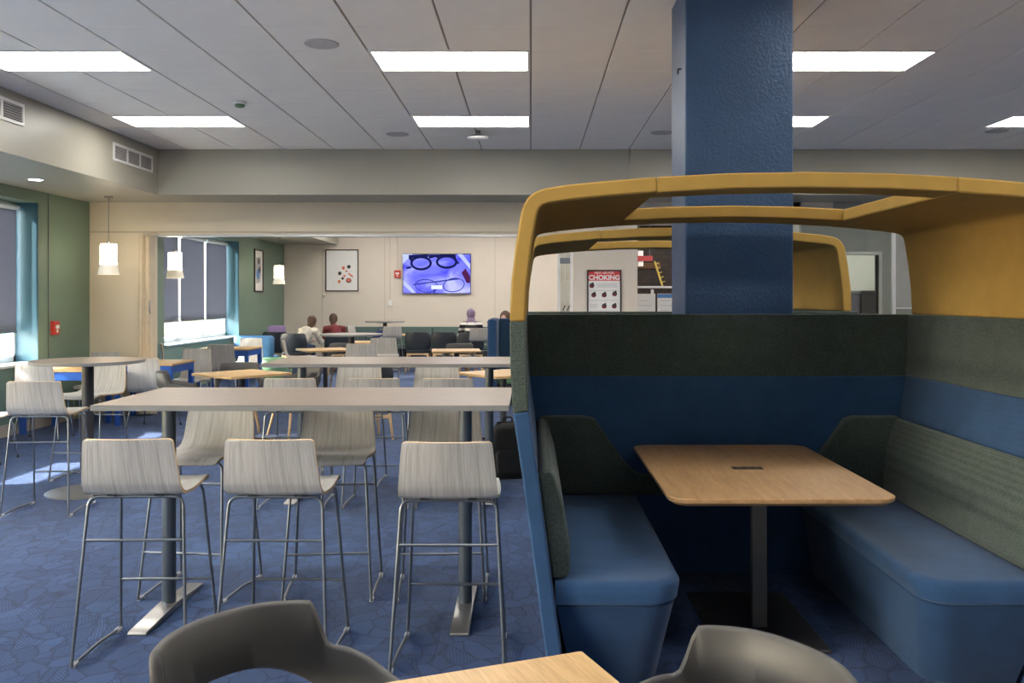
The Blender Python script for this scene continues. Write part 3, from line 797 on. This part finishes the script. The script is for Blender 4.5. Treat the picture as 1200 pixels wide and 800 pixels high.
CH((-5.22, 8.75, 0), .15, 'pale wood chair at the window wall beside the near window')
CH((-5.38, 10.15, 0), .1, 'sunlit pale wood chair beneath the end of the near window')
CH((-4.56, 11.12, 0), -.1, 'sunlit white-looking wood chair with its back to the aisle at the blue legged table')
CH((-5.55, 11.75, 0), PI, 'pale wood chair against the cream wall left of the blue legged table')
CH((-4.68, 12.62, 0), PI, 'pale wood chair on the far side of the blue legged table in the opening')
CH((-4.78, 14.25, 0), .2, 'pale wood chair with back turned at the screen room window table')
CH((-4.95, 16.0, 0), PI, 'pale wood chair on the far side of the screen room window table')
CH((-5.55, 14.5, 0), -1.2, 'pale wood chair by the window jamb in the screen room')
# grey plastic armchairs
def arm_chair():
    t = thing('shell_armchair', '', 'armchair')
    a, b = .252, .245; n = 72; TH0, TH1 = -118, 118
    def ss(x, e0, e1): x = max(0, min(1, (x-e0)/(e1-e0))); return x*x*(3-2*x)
    def plan(th, off):
        r = math.radians(min(90, abs(th))); sgn = 1 if th >= 0 else -1
        x = (a+off)*math.sin(r)**.85 if r > 0 else 0; y = -(b+off)*math.cos(r)
        if abs(th) > 90: y += (abs(th)-90)/28*.17; x -= (abs(th)-90)/28*.015
        return x*sgn, y
    rings = []
    for i in range(n+1):
        th = TH0+(TH1-TH0)*i/n; A = abs(th)
        zt = .805-.010*(A/50)**2 if A < 52 else 0
        zt = (.792-.010*min(1, A/52)**2)*(1-ss(A, 45, 58))+(.675-.055*ss(A, 60, 118))*ss(A, 45, 58)
        zb = .640-.095*(min(A, 58)/58)**2.2; zb = zb*(1-ss(A, 56, 66))+.455*ss(A, 56, 66)
        if A > 108: zt -= .10*((A-108)/10)**2
        w = .026
        def pt(z, off): 
            lean = .036*max(0, (z-.45)/.36); x, y = plan(th, lean+off); return (x, y, z)
        e = .009
        rings.append([pt(zb, 0), pt(zb+e, -w/2), pt((zb+zt)/2, -w/2), pt(zt-e, -w/2), pt(zt-.002, -w/4), pt(zt, 0), pt(zt-.002, w/4), pt(zt-e, w/2), pt((zb+zt)/2, w/2), pt(zb+e, w/2)])
    MB().loft(rings).obj('back_and_arms', 'grey_plastic', t, smooth=60)
    # seat dish
    R = []
    for k, z in ((.2, .445), (.6, .44), (.9, .45), (1.0, .475), (1.02, .46), (.9, .43), (.2, .425)):
        R.append([(k*x*.98, k*y, z) for x, y in [(a*math.sin(q)*(1 if True else 0), (-b*math.cos(q) if math.cos(q) > 0 else -.24*math.cos(q))) for q in [2*PI*i/36 for i in range(36)]]])
    MB().loft(R).obj('seat', 'grey_plastic', t, smooth=60)
    for sx in (-1, 1):
        for sy in (-1, 1):
            MB().tube([(sx*.15, sy*.13, .43), (sx*.23, sy*.22, 0)], [.019, .012], 10).obj('leg', 'leg_wood', t, smooth=60)
    return t
AC = Stamp(arm_chair())
def face(dx, dy): return math.atan2(-dx, dy)     # local +Y towards (dx, dy)
AC((-.54, 2.07, 0), face(.80, -.60), 'grey plastic shell armchair with open back on the bar stool side of the oak table')
AC((.365, 1.89, 0), face(-.81, -.58), 'grey plastic shell armchair on the booth side of the oak table')
AC((-3.66, 9.72, 0), face(.9, .3), 'grey shell armchair on the window side of the cornerwise oak table')
AC((-3.42, 10.75, 0), face(.3, -1), 'grey shell armchair behind the cornerwise oak table')
AC((-2.68, 10.45, 0), face(-.7, -.7), 'grey shell armchair on the booth side of the cornerwise oak table')
AC((-3.2, 15.45, 0), face(0, -1), 'grey shell armchair at the oak table beyond the round bar table')
AC((-1.2, 15.3, 0), face(0, -1), 'grey shell armchair behind the oak table before the blue sofa')
# wood framed lounge chairs
def lounge():
    t = thing('lounge_chair', '', 'chair')
    R = []
    for z, yb, w in ((.42, -.20, .22), (.55, -.235, .27), (.70, -.265, .275), (.82, -.285, .25), (.845, -.285, .22)):
        ring = []
        for k in range(9): u = k/8-.5; ring.append((u*2*w, yb+.32*(u*u), z))
        for k in range(9): u = .5-k/8; ring.append((u*2*w, yb+.055+.32*(u*u), z))
        R.append(ring)
    MB().loft(R).obj('backrest', 'dark_vinyl', t, smooth=60)
    MB().loft([[(x, y, z) for x, y in rrect(-.25+i, .25-i, -.22+i, .26-i, .07)] for z, i in ((.40, .01), (.42, 0), (.45, 0), (.465, .02))]).obj('seat', 'dark_vinyl', t, smooth=50)
    mb = MB(); mb.box(-.22, .22, .17, .195, .36, .40); mb.box(-.22, .22, -.205, -.18, .36, .40); mb.box(-.22, -.195, -.2, .19, .36, .40); mb.box(.195, .22, -.2, .19, .36, .40)
    mb.obj('seat_frame', 'leg_wood', t)
    MB().box(-.22, .22, -.235, -.215, .24, .275).obj('stretcher', 'leg_wood', t)
    for sx in (-1, 1):
        for y0, y1 in ((.18, .22), (-.19, -.25)): MB().tube([(sx*.21, y0, .40), (sx*.245, y1, 0)], [.02, .014], 8).obj('leg', 'leg_wood', t, smooth=60)
    return t
LG = Stamp(lounge())
LG((-5.40, 19.5, 0), .1, 'black lounge chair with wood legs next to the green wall')
LG((-4.78, 18.75, 0), -.15, 'black wood-legged chair under the person in the cream jacket')
LG((-4.08, 19.2, 0), .5, 'black wood-legged chair under the person in maroon')
LG((-2.38, 19.5, 0), 0, 'black wood-legged chair below the screen, the one beside the round table')
LG((-1.83, 19.5, 0), 0, 'black wood-legged chair below the screen, next to the striped person')
LG((-1.24, 19.1, 0), 0, 'black wood-legged chair under the person in the striped top')
LG((-.42, 15.3, 0), PI*.9, 'dark chair behind the blue high-backed sofa')
LG((-1.85, 10.2, 0), .5, 'dark wood-legged chair in the gap between the two long table posts')
# blue armchair and green pouf by the green wall
ba = thing('blue_armchair', 'rounded blue upholstered armchair by the far green wall', 'armchair', (-5.35, 18.0, 0), 0)
MB().loft([[(x, y, z) for x, y in rrect(-.36+i, .36-i, -.33+i, .33-i, .12)] for z, i in ((.08, .02), (.12, 0), (.38, 0), (.42, .02))]).obj('seat', 'blue_vinyl', ba, smooth=50)
MB().loft([[(x, y, z) for x, y in rrect(-.38+i, .38-i, -.36+i, -.14-i, .08)] for z, i in ((.40, .01), (.45, 0), (.78, 0), (.82, .02), (.835, .05))]).obj('backrest', 'blue_vinyl', ba, smooth=50)
for sx in (-1, 1):
    for sy in (-1, 1): MB().tube([(sx*.28, sy*.25, .09), (sx*.29, sy*.26, 0)], [.02, .015], 8).obj('leg', 'leg_wood', ba, smooth=60)
pf = thing('green_pouf', 'round green upholstered pouf near the blue armchair', 'pouf', (-4.82, 17.2, 0))
MB().lathe([(.30, .06), (.33, .08), (.34, .25), (.34, .38), (.32, .42), (.28, .432)], seg=28).obj('cushion', 'green_vinyl', pf, smooth=50)
MB().lathe([(.27, 0), (.28, .06)], seg=28).obj('plinth', 'dark_leg', pf, smooth=40)
# high-backed sofa
hs = thing('high_back_sofa', 'blue high-backed sofa with green seat beyond the oak tables', 'sofa', (0, 0, 0))
MB().loft([[(x, y, z) for x, y in rrect(-.625+i, -.49-i, 13.2+i, 14.3-i, .05)] for z, i in ((0, 0), (1.22, 0), (1.245, .01), (1.252, .03))]).obj('side_panel', 'blue_fabric', hs, smooth=45)
MB().loft([[(x, y, z) for x, y in rrect(1.10+i, 1.235-i, 13.2+i, 14.3-i, .05)] for z, i in ((0, 0), (1.22, 0), (1.245, .01), (1.252, .03))]).obj('side_panel', 'blue_fabric', hs, smooth=45)
MB().box(-.49, 1.10, 14.16, 14.3, 0, 1.245).obj('back_panel', 'dark_blue_fabric', hs, bevel=.015)
MB().box(-.49, 1.10, 13.35, 14.16, .30, .47).obj('seat_cushion', 'green_vinyl', hs, bevel=.03)
MB().box(-.49, 1.10, 13.42, 14.16, .0, .30).obj('plinth', 'dark_leg', hs)
# wall bench under the screen
wb = thing('wall_bench', 'green upholstered bench running along the far wall under the screen', 'bench', (0, 0, 0))
for k in range(6):
    x0 = -4.75+k*.80
    MB().box(x0+.004, x0+.796, 21.83, 21.97, .46, .875).obj('back_cushion', 'bench_green', wb, bevel=.015)
    MB().box(x0+.004, x0+.796, 21.38, 21.83, .36, .47).obj('seat_cushion', 'bench_green', wb, bevel=.02)
MB().box(-4.75, .05, 21.45, 21.97, 0, .36).obj('plinth', 'dark_leg', wb)

# ================================================================== THINGS ON WALLS
# wall screen
scx, scz = -2.245, 2.14; sw_, sh_ = 1.63, .955
tv = thing('wall_screen', 'large wall screen showing two pairs of glasses on violet blue', 'screen', (scx, YF, scz))
MB().box(-sw_/2, sw_/2, -.07, -.012, -sh_/2, sh_/2).obj('bezel', 'black_plastic', tv, bevel=.004)
MB().box(-.4, .4, -.012, 0, -.25, .25).obj('wall_mount', 'dark_leg', tv)
scn = MB().box(-sw_/2+.012, sw_/2-.012, -.0715, -.0705, -sh_/2+.012, sh_/2-.02).obj('screen_face', 'screen_image', tv)
def ring2(mb, cx, cz, rx, rz, w, y, n=32, a0=0, a1=2*PI, tilt=0):
    pts = []
    for k in range(n+1):
        a = a0+(a1-a0)*k/n; pts.append((a, 0))
    ct, st_ = math.cos(tilt), math.sin(tilt)
    o_ = [(cx+(rx+w)*math.cos(a)*ct-(rz+w)*math.sin(a)*st_, y, cz+(rx+w)*math.cos(a)*st_+(rz+w)*math.sin(a)*ct) for a, _ in pts]
    i_ = [(cx+(rx-w)*math.cos(a)*ct-(rz-w)*math.sin(a)*st_, y, cz+(rx-w)*math.cos(a)*st_+(rz-w)*math.sin(a)*ct) for a, _ in pts]
    vs = o_+i_; m = len(pts); mb.add(vs, [(k, k+1, m+k+1, m+k) for k in range(n)])
def flat(mb, P, y): mb.add([(x, y, z) for x, z in P], [tuple(range(len(P)))])
def px(u, v): return (-sw_/2+u/400*sw_, sh_/2-v/230*sh_)     # screen-crop units, 400 x 230
mb = MB(); flat(mb, [px(0, 2), px(60, 2), px(0, 60)], -.0718); flat(mb, [px(320, 2), px(396, 90), px(396, 60), px(350, 2)], -.0718); flat(mb, [px(4, 150), px(80, 226), px(55, 226), px(4, 180)], -.0718)
mb.obj('picture_light', 'screen_pale', tv)
mb = MB()
for u, v, rx, rz in ((108, 55, .23, .145), (258, 48, .23, .135)):
    x, z = px(u, v); ring2(mb, x, z, rx, rz, .028, -.0722)
flat(mb, [px(150, 6), px(220, 6), px(215, 28), px(190, 20), px(155, 30)], -.0722); flat(mb, [px(35, 8), px(150, 4), px(150, 20), px(60, 26), px(48, 44), px(36, 30)], -.0722); flat(mb, [px(215, 4), px(310, 4), px(315, 40), px(332, 52), px(328, 62), px(305, 44), px(298, 22), px(220, 20)], -.0722); flat(mb, [px(20, 78), px(48, 72), px(50, 84), px(24, 88)], -.0722)
mb.obj('picture_dark_glasses', 'screen_dark', tv)
mb = MB()
for u, v, rx, rz, tl in ((140, 185, .27, .15, -.1), (300, 180, .25, .16, .15)):
    x, z = px(u, v); ring2(mb, x, z, rx, rz, .011, -.0722, tilt=tl)
flat(mb, [px(60, 175), px(330, 140), px(332, 148), px(62, 182)], -.0722); flat(mb, [px(180, 180), px(200, 180), px(190, 226), px(180, 226)], -.0722)
mb.obj('picture_wire_glasses', 'screen_line', tv)
mb = MB(); flat(mb, [px(345, 110), px(368, 85), px(396, 130), px(396, 170), px(375, 168)], -.0722); mb.obj('picture_maroon', 'screen_maroon', tv)  # maroon patch of the displayed picture
mb = MB(); flat(mb, [px(168, 182), px(232, 182), px(232, 204), px(168, 204)], -.0724); mb.obj('picture_caption', 'screen_white', tv)
def framed(name, label, w, h, loc, rz, fr=.03):
    t = thing(name, label, 'picture', loc, rz)
    mb = MB()
    for a in ((-w/2, w/2, h/2-fr, h/2), (-w/2, w/2, -h/2, -h/2+fr), (-w/2, -w/2+fr, -h/2+fr, h/2-fr), (w/2-fr, w/2, -h/2+fr, h/2-fr)): mb.box(a[0], a[1], -.03, 0, a[2], a[3])
    mb.obj('picture_frame', 'frame_black', t)
    MB().box(-w/2+fr, w/2-fr, -.012, -.002, -h/2+fr, h/2-fr).obj('paper', 'paper', t)
    return t
p1 = framed('framed_print', 'framed print of scattered red and black shapes on the far wall', .79, 1.0, (-4.52, YF, 2.22), 0, .022)
def spot(par, pts, mat, y=-.0125): mb = MB(); flat(mb, pts, y); return mb.obj('printed_shape', mat, par)
def blob(cx, cz, r, n, sx=1, rot=0): return [(cx+r*sx*math.cos(rot+2*PI*k/n), cz+r*math.sin(rot+2*PI*k/n)) for k in range(n)]
def pq(u, v): return (-.395+(u-130)/435*.79, .5-(v-140)/560*1.0)
for u, v, r, n, mt, sx, ro in ((438, 372, .05, 5, 'black_ink', 1, .3), (365, 388, .05, 5, 'salmon_ink', .8, .5), (318, 460, .05, 6, 'frame_black', .9, 0), (405, 430, .03, 5, 'orange_ink', 1, .4), (378, 495, .045, 3, 'salmon_ink', 1, .6), (355, 528, .04, 4, 'frame_black', 1, .2), (435, 555, .06, 14, 'frame_black', 1.1, 0), (310, 570, .05, 4, 'orange_ink', .9, .9)):
    x, z = pq(u, v); spot(p1, blob(x, z, r, n, sx, ro), mt)
x, z = pq(435, 552); spot(p1, blob(x, z, .042, 12, 1.1), 'salmon_ink', -.013)
x, z = pq(425, 460); x2, z2 = pq(490, 510); spot(p1, [(x, z), (x+.02, z+.012), (x2, z2+.03), (x2, z2-.02), (x+.03, z-.04)], 'salmon_ink')
p2 = framed('framed_print', 'narrow framed dark print on the green wall by the far pendant lamp', .62, .92, (XL, 19.9, 2.15), PI/2, .03)
spot(p2, [(-.2, .28), (.15, .3), (.2, .0), (.1, -.25), (-.18, -.28), (-.22, 0)], 'grey_ink'); spot(p2, blob(.0, .2, .07, 8), 'black_ink', -.013); spot(p2, blob(-.06, -.08, .12, 7), 'blue_print', -.013); spot(p2, blob(.05, .02, .08, 6), 'black_ink', -.0135)
# choking poster
po = framed('safety_poster', 'black framed choking first aid poster with red heading', .46, .66, ((708-622)*YP/1076, YP, EYE+(349-345)*YP/1076-.0), 0, .018)
MB().box(-.212, .212, -.0135, -.012, .185, .312).obj('red_heading', 'red_print', po)
text_mesh('lettering', 'FIRST AID FOR', .040, 'paper', po, (0, -.0142, .288), bold=.0006)
text_mesh('lettering', 'CHOKING', .088, 'paper', po, (0, -.0142, .225), bold=.0035, sx=1.02)
for u, v in ((-.165, .12), (-.14, -.005), (0, -.005), (.14, .01), (.0, -.155), (.135, -.155)):
    spot(po, blob(u, v, .034, 9, 1.0), 'frame_black', -.0126); spot(po, blob(u-.008, v-.012, .018, 6, 1.6, .4), 'maroon', -.013); spot(po, blob(u+.012, v+.030, .014, 8), 'black_ink', -.0132)
for z in (.145, .125, .105): spot(po, [(-.10, z), (.17, z), (.17, z-.006), (-.10, z-.006)], 'grey_ink', -.0126)
for z in (.055, -.075, -.215): spot(po, [(-.19, z), (.19, z), (.19, z-.005), (-.19, z-.005)], 'grey_ink', -.0126)
for z in (-.13, -.15, -.17): spot(po, [(-.19, z), (-.09, z), (-.09, z-.005), (-.19, z-.005)], 'grey_ink', -.0126)
# alarms
def alarm(name, label, loc, rz, w, h, m1):
    t = thing(name, label, 'alarm', loc, rz)
    MB().box(-w/2, w/2, -.05, 0, -h/2, h/2).obj('housing', m1, t, bevel=.008)
    MB().box(-w*.3, w*.3, -.06, -.05, -h*.05, h*.2).obj('lens', 'white_paint', t, bevel=.004)
    MB().box(-w*.12, w*.12, -.058, -.05, -h*.35, -h*.1).obj('pull_lever', 'white_paint', t, bevel=.003)
    return t
alarm('fire_alarm', 'red fire alarm strobe on the far wall beside the screen', ((466-622)*YF/1076, YF, EYE+(349-321)*YF/1076), 0, .15, .18, 'red_paint')
MB().tube([(-.006+(466-622)*YF/1076+.006, YF-.012, 2.25), ((466-622)*YF/1076, YF-.012, CEIL)], .012, 8).obj('conduit', 'far_wall', fw)
MB().tube([((457-622)*YF/1076, YF-.012, 1.46), ((457-622)*YF/1076, YF-.012, CEIL)], .010, 8).obj('conduit', 'far_wall', fw)
alarm('fire_alarm_pull', 'red fire alarm pull station on the green wall beside the window', (XL, 11.36, EYE-(384-349)*11.36/1076), PI/2, .13, .17, 'red_paint')
wsn = alarm('wall_sensor', 'small white wall sensor below the conduit on the far wall', ((457-622)*YF/1076, YF, EYE+(349-355)*YF/1076), 0, .10, .13, 'white_paint')
wsn2 = alarm('wall_thermostat', 'tiny pale thermostat under the framed print of red shapes', ((380-622)*YF/1076, YF, EYE+(349-345)*YF/1076), 0, .08, .06, 'far_wall')
# ================================================================== SERVERY AND CORRIDOR
sg = thing('hanging_sign', 'red and white menu sign hanging in the servery', 'sign', (1.76, 14.2, 2.17))
MB().box(-.10, -.02, 0, .03, -.12, .12).obj('white_board', 'paper', sg); MB().box(-.12, .12, -.02, 0, -.04, .04).obj('red_banner', 'red_sign', sg)
for x in (-.08, 0.08): MB().tube([(x, .01, .0), (x, .01, SOF-2.19)], .004, 6).obj('hanger', 'grey_tube', sg)
ln = thing('servery_counter', 'servery counter with brown front behind the notice wall', 'counter', (2.45, 14.9, 0))
MB().box(-1.0, 1.0, -.3, .3, 0, 1.0).obj('cabinet', 'brown_tile', ln); MB().box(-1.02, 1.02, -.33, .33, 1.0, 1.04).obj('worktop', 'frame_alu', ln); MB().box(-1.0, 1.0, -.28, .28, 1.72, 1.75).obj('glass_shelf', 'frame_alu', ln)
for x in (-.98, .98): MB().box(x-.02, x+.02, -.02, .02, 1.04, 1.72).obj('post', 'frame_alu', ln)
struct(MB().box(1.43, 2.25, 15.92, 16.0, 2.07, 2.17).obj('trim_5', 'warm_wood_strip'))
rk = thing('yellow_rack', 'slanted yellow peg rack standing on the servery shelf', 'rack', (2.11, 14.85, 1.75))
MB().tube([(-.11, 0, .40), (.02, 0, 0)], .016, 8).obj('rail', 'yellow_paint', rk, smooth=50)
for k in range(5): z = .06+k*.075; x = .02-.13*z/.40; MB().tube([(x, 0, z), (x+.06, 0, z+.02)], .009, 6).obj('peg', 'yellow_paint', rk)
nb = thing('notice_board', 'white posted menus on a stand in front of the servery', 'notice board', (1.76, 12.9, 0))
for x, w, top in ((-.14, .26, 0), (.17, .30, 1)):
    s = MB().box(x-w/2, x+w/2, 0, .012, 1.1, 1.62).obj('menu_sheet', 'paper', nb)
    if top: MB().box(x-w/2, x+w/2, -.002, 0, 1.56, 1.615).obj('blue_heading', 'blue_print', s)
    for k in range(5): z = 1.52-k*.07; MB().box(x-w*.38, x+w*(.1+.2*(k % 2)), -.0015, 0, z, z+.006).obj('text_line', 'grey_ink', s)
for x in (-.05, .25): MB().box(x-.02, x+.02, .012, .03, 0, 1.68).obj('post', 'white_paint', nb)
MB().box(-.2, .35, -.15, .2, 0, .02).obj('foot', 'dark_leg', nb)
ex = thing('red_dispenser', 'red and black bottle dispenser beside the posted menus', 'dispenser', (1.56, 13.2, 0))
MB().lathe([(.10, 0), (.10, 1.0), (.11, 1.0)], seg=16).obj('stand', 'dark_leg', ex, smooth=40)
MB().lathe([(.08, 1.0), (.085, 1.3), (.05, 1.38), (.03, 1.44)], seg=16).obj('bottle', 'red_paint', ex, smooth=40); MB().lathe([(.035, 1.44), (.035, 1.56), (.02, 1.58)], seg=12).obj('cap', 'black_plastic', ex, smooth=40)
for k, (lab, m1) in enumerate((('dark grey recycling bin with pale lid before the corridor doorway', 'violet_cloth'), ('black litter bin before the corridor doorway beside the grey one', 'black_plastic'))):
    x = 4.12+k*.215; b_ = thing('litter_bin', lab, 'bin', (x, 11.95, 0))
    MB().loft([[(xx, yy, z) for xx, yy in rrect(-.10+i, .10-i, -.2+i, .2-i, .03, 3)] for z, i in ((0, .01), (1.60, 0))]).obj('body', m1 if k else 'bin_grey', b_, smooth=40)
    MB().box(-.104, .104, -.205, .205, 1.60, 1.655).obj('lid', 'grey_tube' if k == 0 else 'black_plastic', b_, bevel=.01)
gs = thing('glass_screen', 'tall clear glass screen with slim metal post by the second booth', 'glass screen', (0, 8.9, 0))
MB().box(2.6, 3.50, -.006, .006, .05, 2.3).obj('pane', 'glass_screen', gs); MB().box(3.50, 3.53, -.02, .02, 0, 2.35).obj('post', 'frame_alu', gs)
MB().box(3.53, 4.5, -.006, .006, .05, 1.46).obj('pane', 'glass_screen', gs); MB().box(2.6, 4.5, -.015, .015, 0, .05).obj('floor_rail', 'frame_alu', gs); MB().box(3.53, 4.5, -.008, .008, 1.455, 1.467).obj('edge_rail', 'frame_alu', gs)

# ================================================================== BAGS
bp = thing('backpack', 'black backpack on the floor beside the second booth wall', 'backpack', (-.20, 8.0, 0), .2)
MB().loft([[(x, y, z) for x, y in rrect(-.17+i, .17-i, -.12+i, .12-i, .07)] for z, i in ((0, .02), (.05, 0), (.30, .0), (.42, .03), (.48, .08))]).obj('pack_body', 'backpack', bp, smooth=60)
MB().loft([[(x, y, z) for x, y in rrect(-.13+i, .13-i, -.17+i, -.10, .03)] for z, i in ((.04, .02), (.07, 0), (.22, 0), (.26, .02))]).obj('front_pocket', 'backpack', bp, smooth=60)
MB().tube(round_path([(-.04, .02, .46), (-.04, .02, .52), (.04, .02, .52), (.04, .02, .46)], .02), .008).obj('carry_loop', 'backpack', bp, smooth=60)
bg = thing('navy_bag', 'navy blue bag lying on the wall bench beside the person in maroon', 'bag', (-3.45, 21.6, .47), .2)
MB().ball((0, 0, .17), (.30, .17, .17), 18, 10).obj('bag_body', 'navy_bag', bg, smooth=60)
MB().tube(round_path([(-.15, 0, .28), (-.12, 0, .40), (.12, 0, .40), (.15, 0, .28)], .05), .012).obj('strap', 'navy_bag', bg, smooth=60)
jb = thing('folded_jacket', 'violet jacket folded over the black lounge chair by the green wall', 'jacket', (-5.32, 19.24, .95), 0)
MB().loft([[(x, y, z) for x, y in rrect(-.17+i, .17-i, -.10+i, .10-i, .05)] for z, i in ((-.10, .0), (-.0, 0), (.03, .03))]).obj('cloth', 'violet_cloth', jb, smooth=60)

# ================================================================== PEOPLE
def person(label, loc, rz, lean, top, hairm, legs='jeans', long_hair=.15, side=0, scarf=False, seat=.46):
    t = thing('person', label, 'person', loc, rz)
    hip = Vector((0, 0, seat+.11))
    def up(d, x=0): return hip+Vector((x+side*d, math.sin(lean)*d, math.cos(lean)*d))
    chest = up(.36); neck = up(.50); head = neck+Vector((side*.1, .05+.03*lean, .145))
    sho = [up(.45, s*.175) for s in (-1, 1)]
    elb = [sho[i]+Vector((s*.05, .12, -.25)) for i, s in ((0, -1), (1, 1))]
    wri = [elb[i]+Vector((-s*.10, .22, .02)) for i, s in ((0, -1), (1, 1))]
    knee = [Vector((s*.11, .42, seat+.07)) for s in (-1, 1)]; ank = [Vector((s*.11, .40, .09)) for s in (-1, 1)]
    def build(nm, mat, grow, parts, vox):
        mb = MB()
        if 'torso' in parts: mb.tube([hip-Vector((0, 0, .09)), hip, up(.16), chest, up(.46), neck], [(.16+grow, .12+grow), (.175+grow, .13+grow), (.145+grow, .11+grow), (.175+grow, .12+grow), (.12+grow, .09+grow), (.055+grow, .055+grow)], 16)
        if 'head' in parts:
            mb.tube([neck-Vector((0, 0, .06)), neck+Vector((0, .02, .07))], .05, 12); mb.ball(head, (.075, .095, .118), 18, 12)
            mb.ball(head+Vector((0, .095, -.015)), (.012, .02, .02), 8, 6); mb.ball(head+Vector((0, .07, -.07)), (.04, .03, .035), 10, 6)
            for s in (-1, 1): mb.ball(head+Vector((s*.076, 0, -.01)), (.012, .02, .032), 8, 6)
        for i, s in ((0, -1), (1, 1)):
            if 'arm' in parts:
                mb.tube([up(.44, s*.10), sho[i], (sho[i]+elb[i])/2, elb[i], (elb[i]+wri[i])/2, wri[i]], [.06+grow, .055+grow, .047+grow, .042+grow, .036+grow, .028+grow], 12)
            if 'hand' in parts:
                d = (wri[i]-elb[i]).normalized(); sd_ = Vector((s, 0, 0)); pm = wri[i]+d*.05
                mb.tube([wri[i], pm, pm+d*.04], [.026, (.040, .020), (.038, .016)], 10)
                for f in range(4):
                    b0 = pm+d*.035+sd_*(.027-.018*f); l = (.055, .068, .073, .06)[f]; mb.tube([b0, b0+d*l*.5, b0+d*l+Vector((0, 0, -.02))], [.0095, .009, .007], 6)
                b0 = wri[i]+d*.03-sd_*.03; mb.tube([b0, b0-sd_*.02+d*.03, b0-sd_*.02+d*.06], [.011, .010, .008], 6)
            if 'leg' in parts: mb.tube([hip+Vector((s*.09, 0, -.03)), (Vector((s*.10, .2, seat+.085))), knee[i], (knee[i]+ank[i])/2, ank[i]], [.085+grow, .078+grow, .06+grow, .055+grow, .042+grow], 12)
            if 'foot' in parts: mb.tube([ank[i]+Vector((0, -.04, -.045)), ank[i]+Vector((0, .08, -.055)), ank[i]+Vector((0, .18, -.065))], [(.04, .045), (.045, .034), (.035, .024)], 10)
        o = mb.obj(nm, mat, t); r = o.modifiers.new('remesh', 'REMESH'); r.mode = 'VOXEL'; r.voxel_size = vox; r.use_smooth_shade = True
        return o
    build('body', 'skin', 0, ('torso', 'head', 'arm', 'hand', 'leg', 'foot'), .009)
    build('top', top, .016, ('torso', 'arm'), .014); build('trousers', legs, .012, ('leg',), .014); build('shoes', 'shoe', .0, ('foot',), .014).scale = (1, 1, 1)
    mb = MB(); mb.ball(head+Vector((0, -.018, .022)), (.092, .105, .118), 18, 12)
    if long_hair: mb.tube([head+Vector((0, -.06, .03)), head+Vector((0, -.085, -.08)), head+Vector((0, -.075, -.08-long_hair))], [(.085, .06), (.09, .055), (.06, .03)], 14)
    if scarf: mb.tube([head+Vector((0, .0, -.09)), neck+Vector((0, 0, -.01)), up(.45)], [(.085, .09), (.10, .10), (.14, .11)], 14)
    o = mb.obj('headscarf' if scarf else 'hair', hairm, t); r = o.modifiers.new('remesh', 'REMESH'); r.mode = 'VOXEL'; r.voxel_size = .012; r.use_smooth_shade = True
    mb = MB()
    for s in (-1, 1): mb.ball(head+Vector((s*.03, .086, .005)), (.011, .010, .008), 8, 6)
    mb.obj('eyes', 'black_ink', t, smooth=60)
person('person in cream jacket bending over a table, seated near the green wall', (-4.78, 18.78, 0), -.3, .8, 'jacket_cream', 'hair_brown', side=.16, long_hair=.2)
person('person in maroon top seated beside the one in the cream jacket', (-4.06, 19.25, 0), .1, .7, 'maroon', 'hair_brown', side=-.2, long_hair=.1)
person('person with purple headscarf and striped top seated below the screen', (-1.24, 19.13, 0), .1, .18, 'striped_knit', 'hair_purple', long_hair=0, scarf=True)
person('person whose brown hair shows above the blue high-backed sofa', (-.42, 15.28, 0), PI*.9, -.05, 'dark_vinyl', 'hair_brown', long_hair=.05)
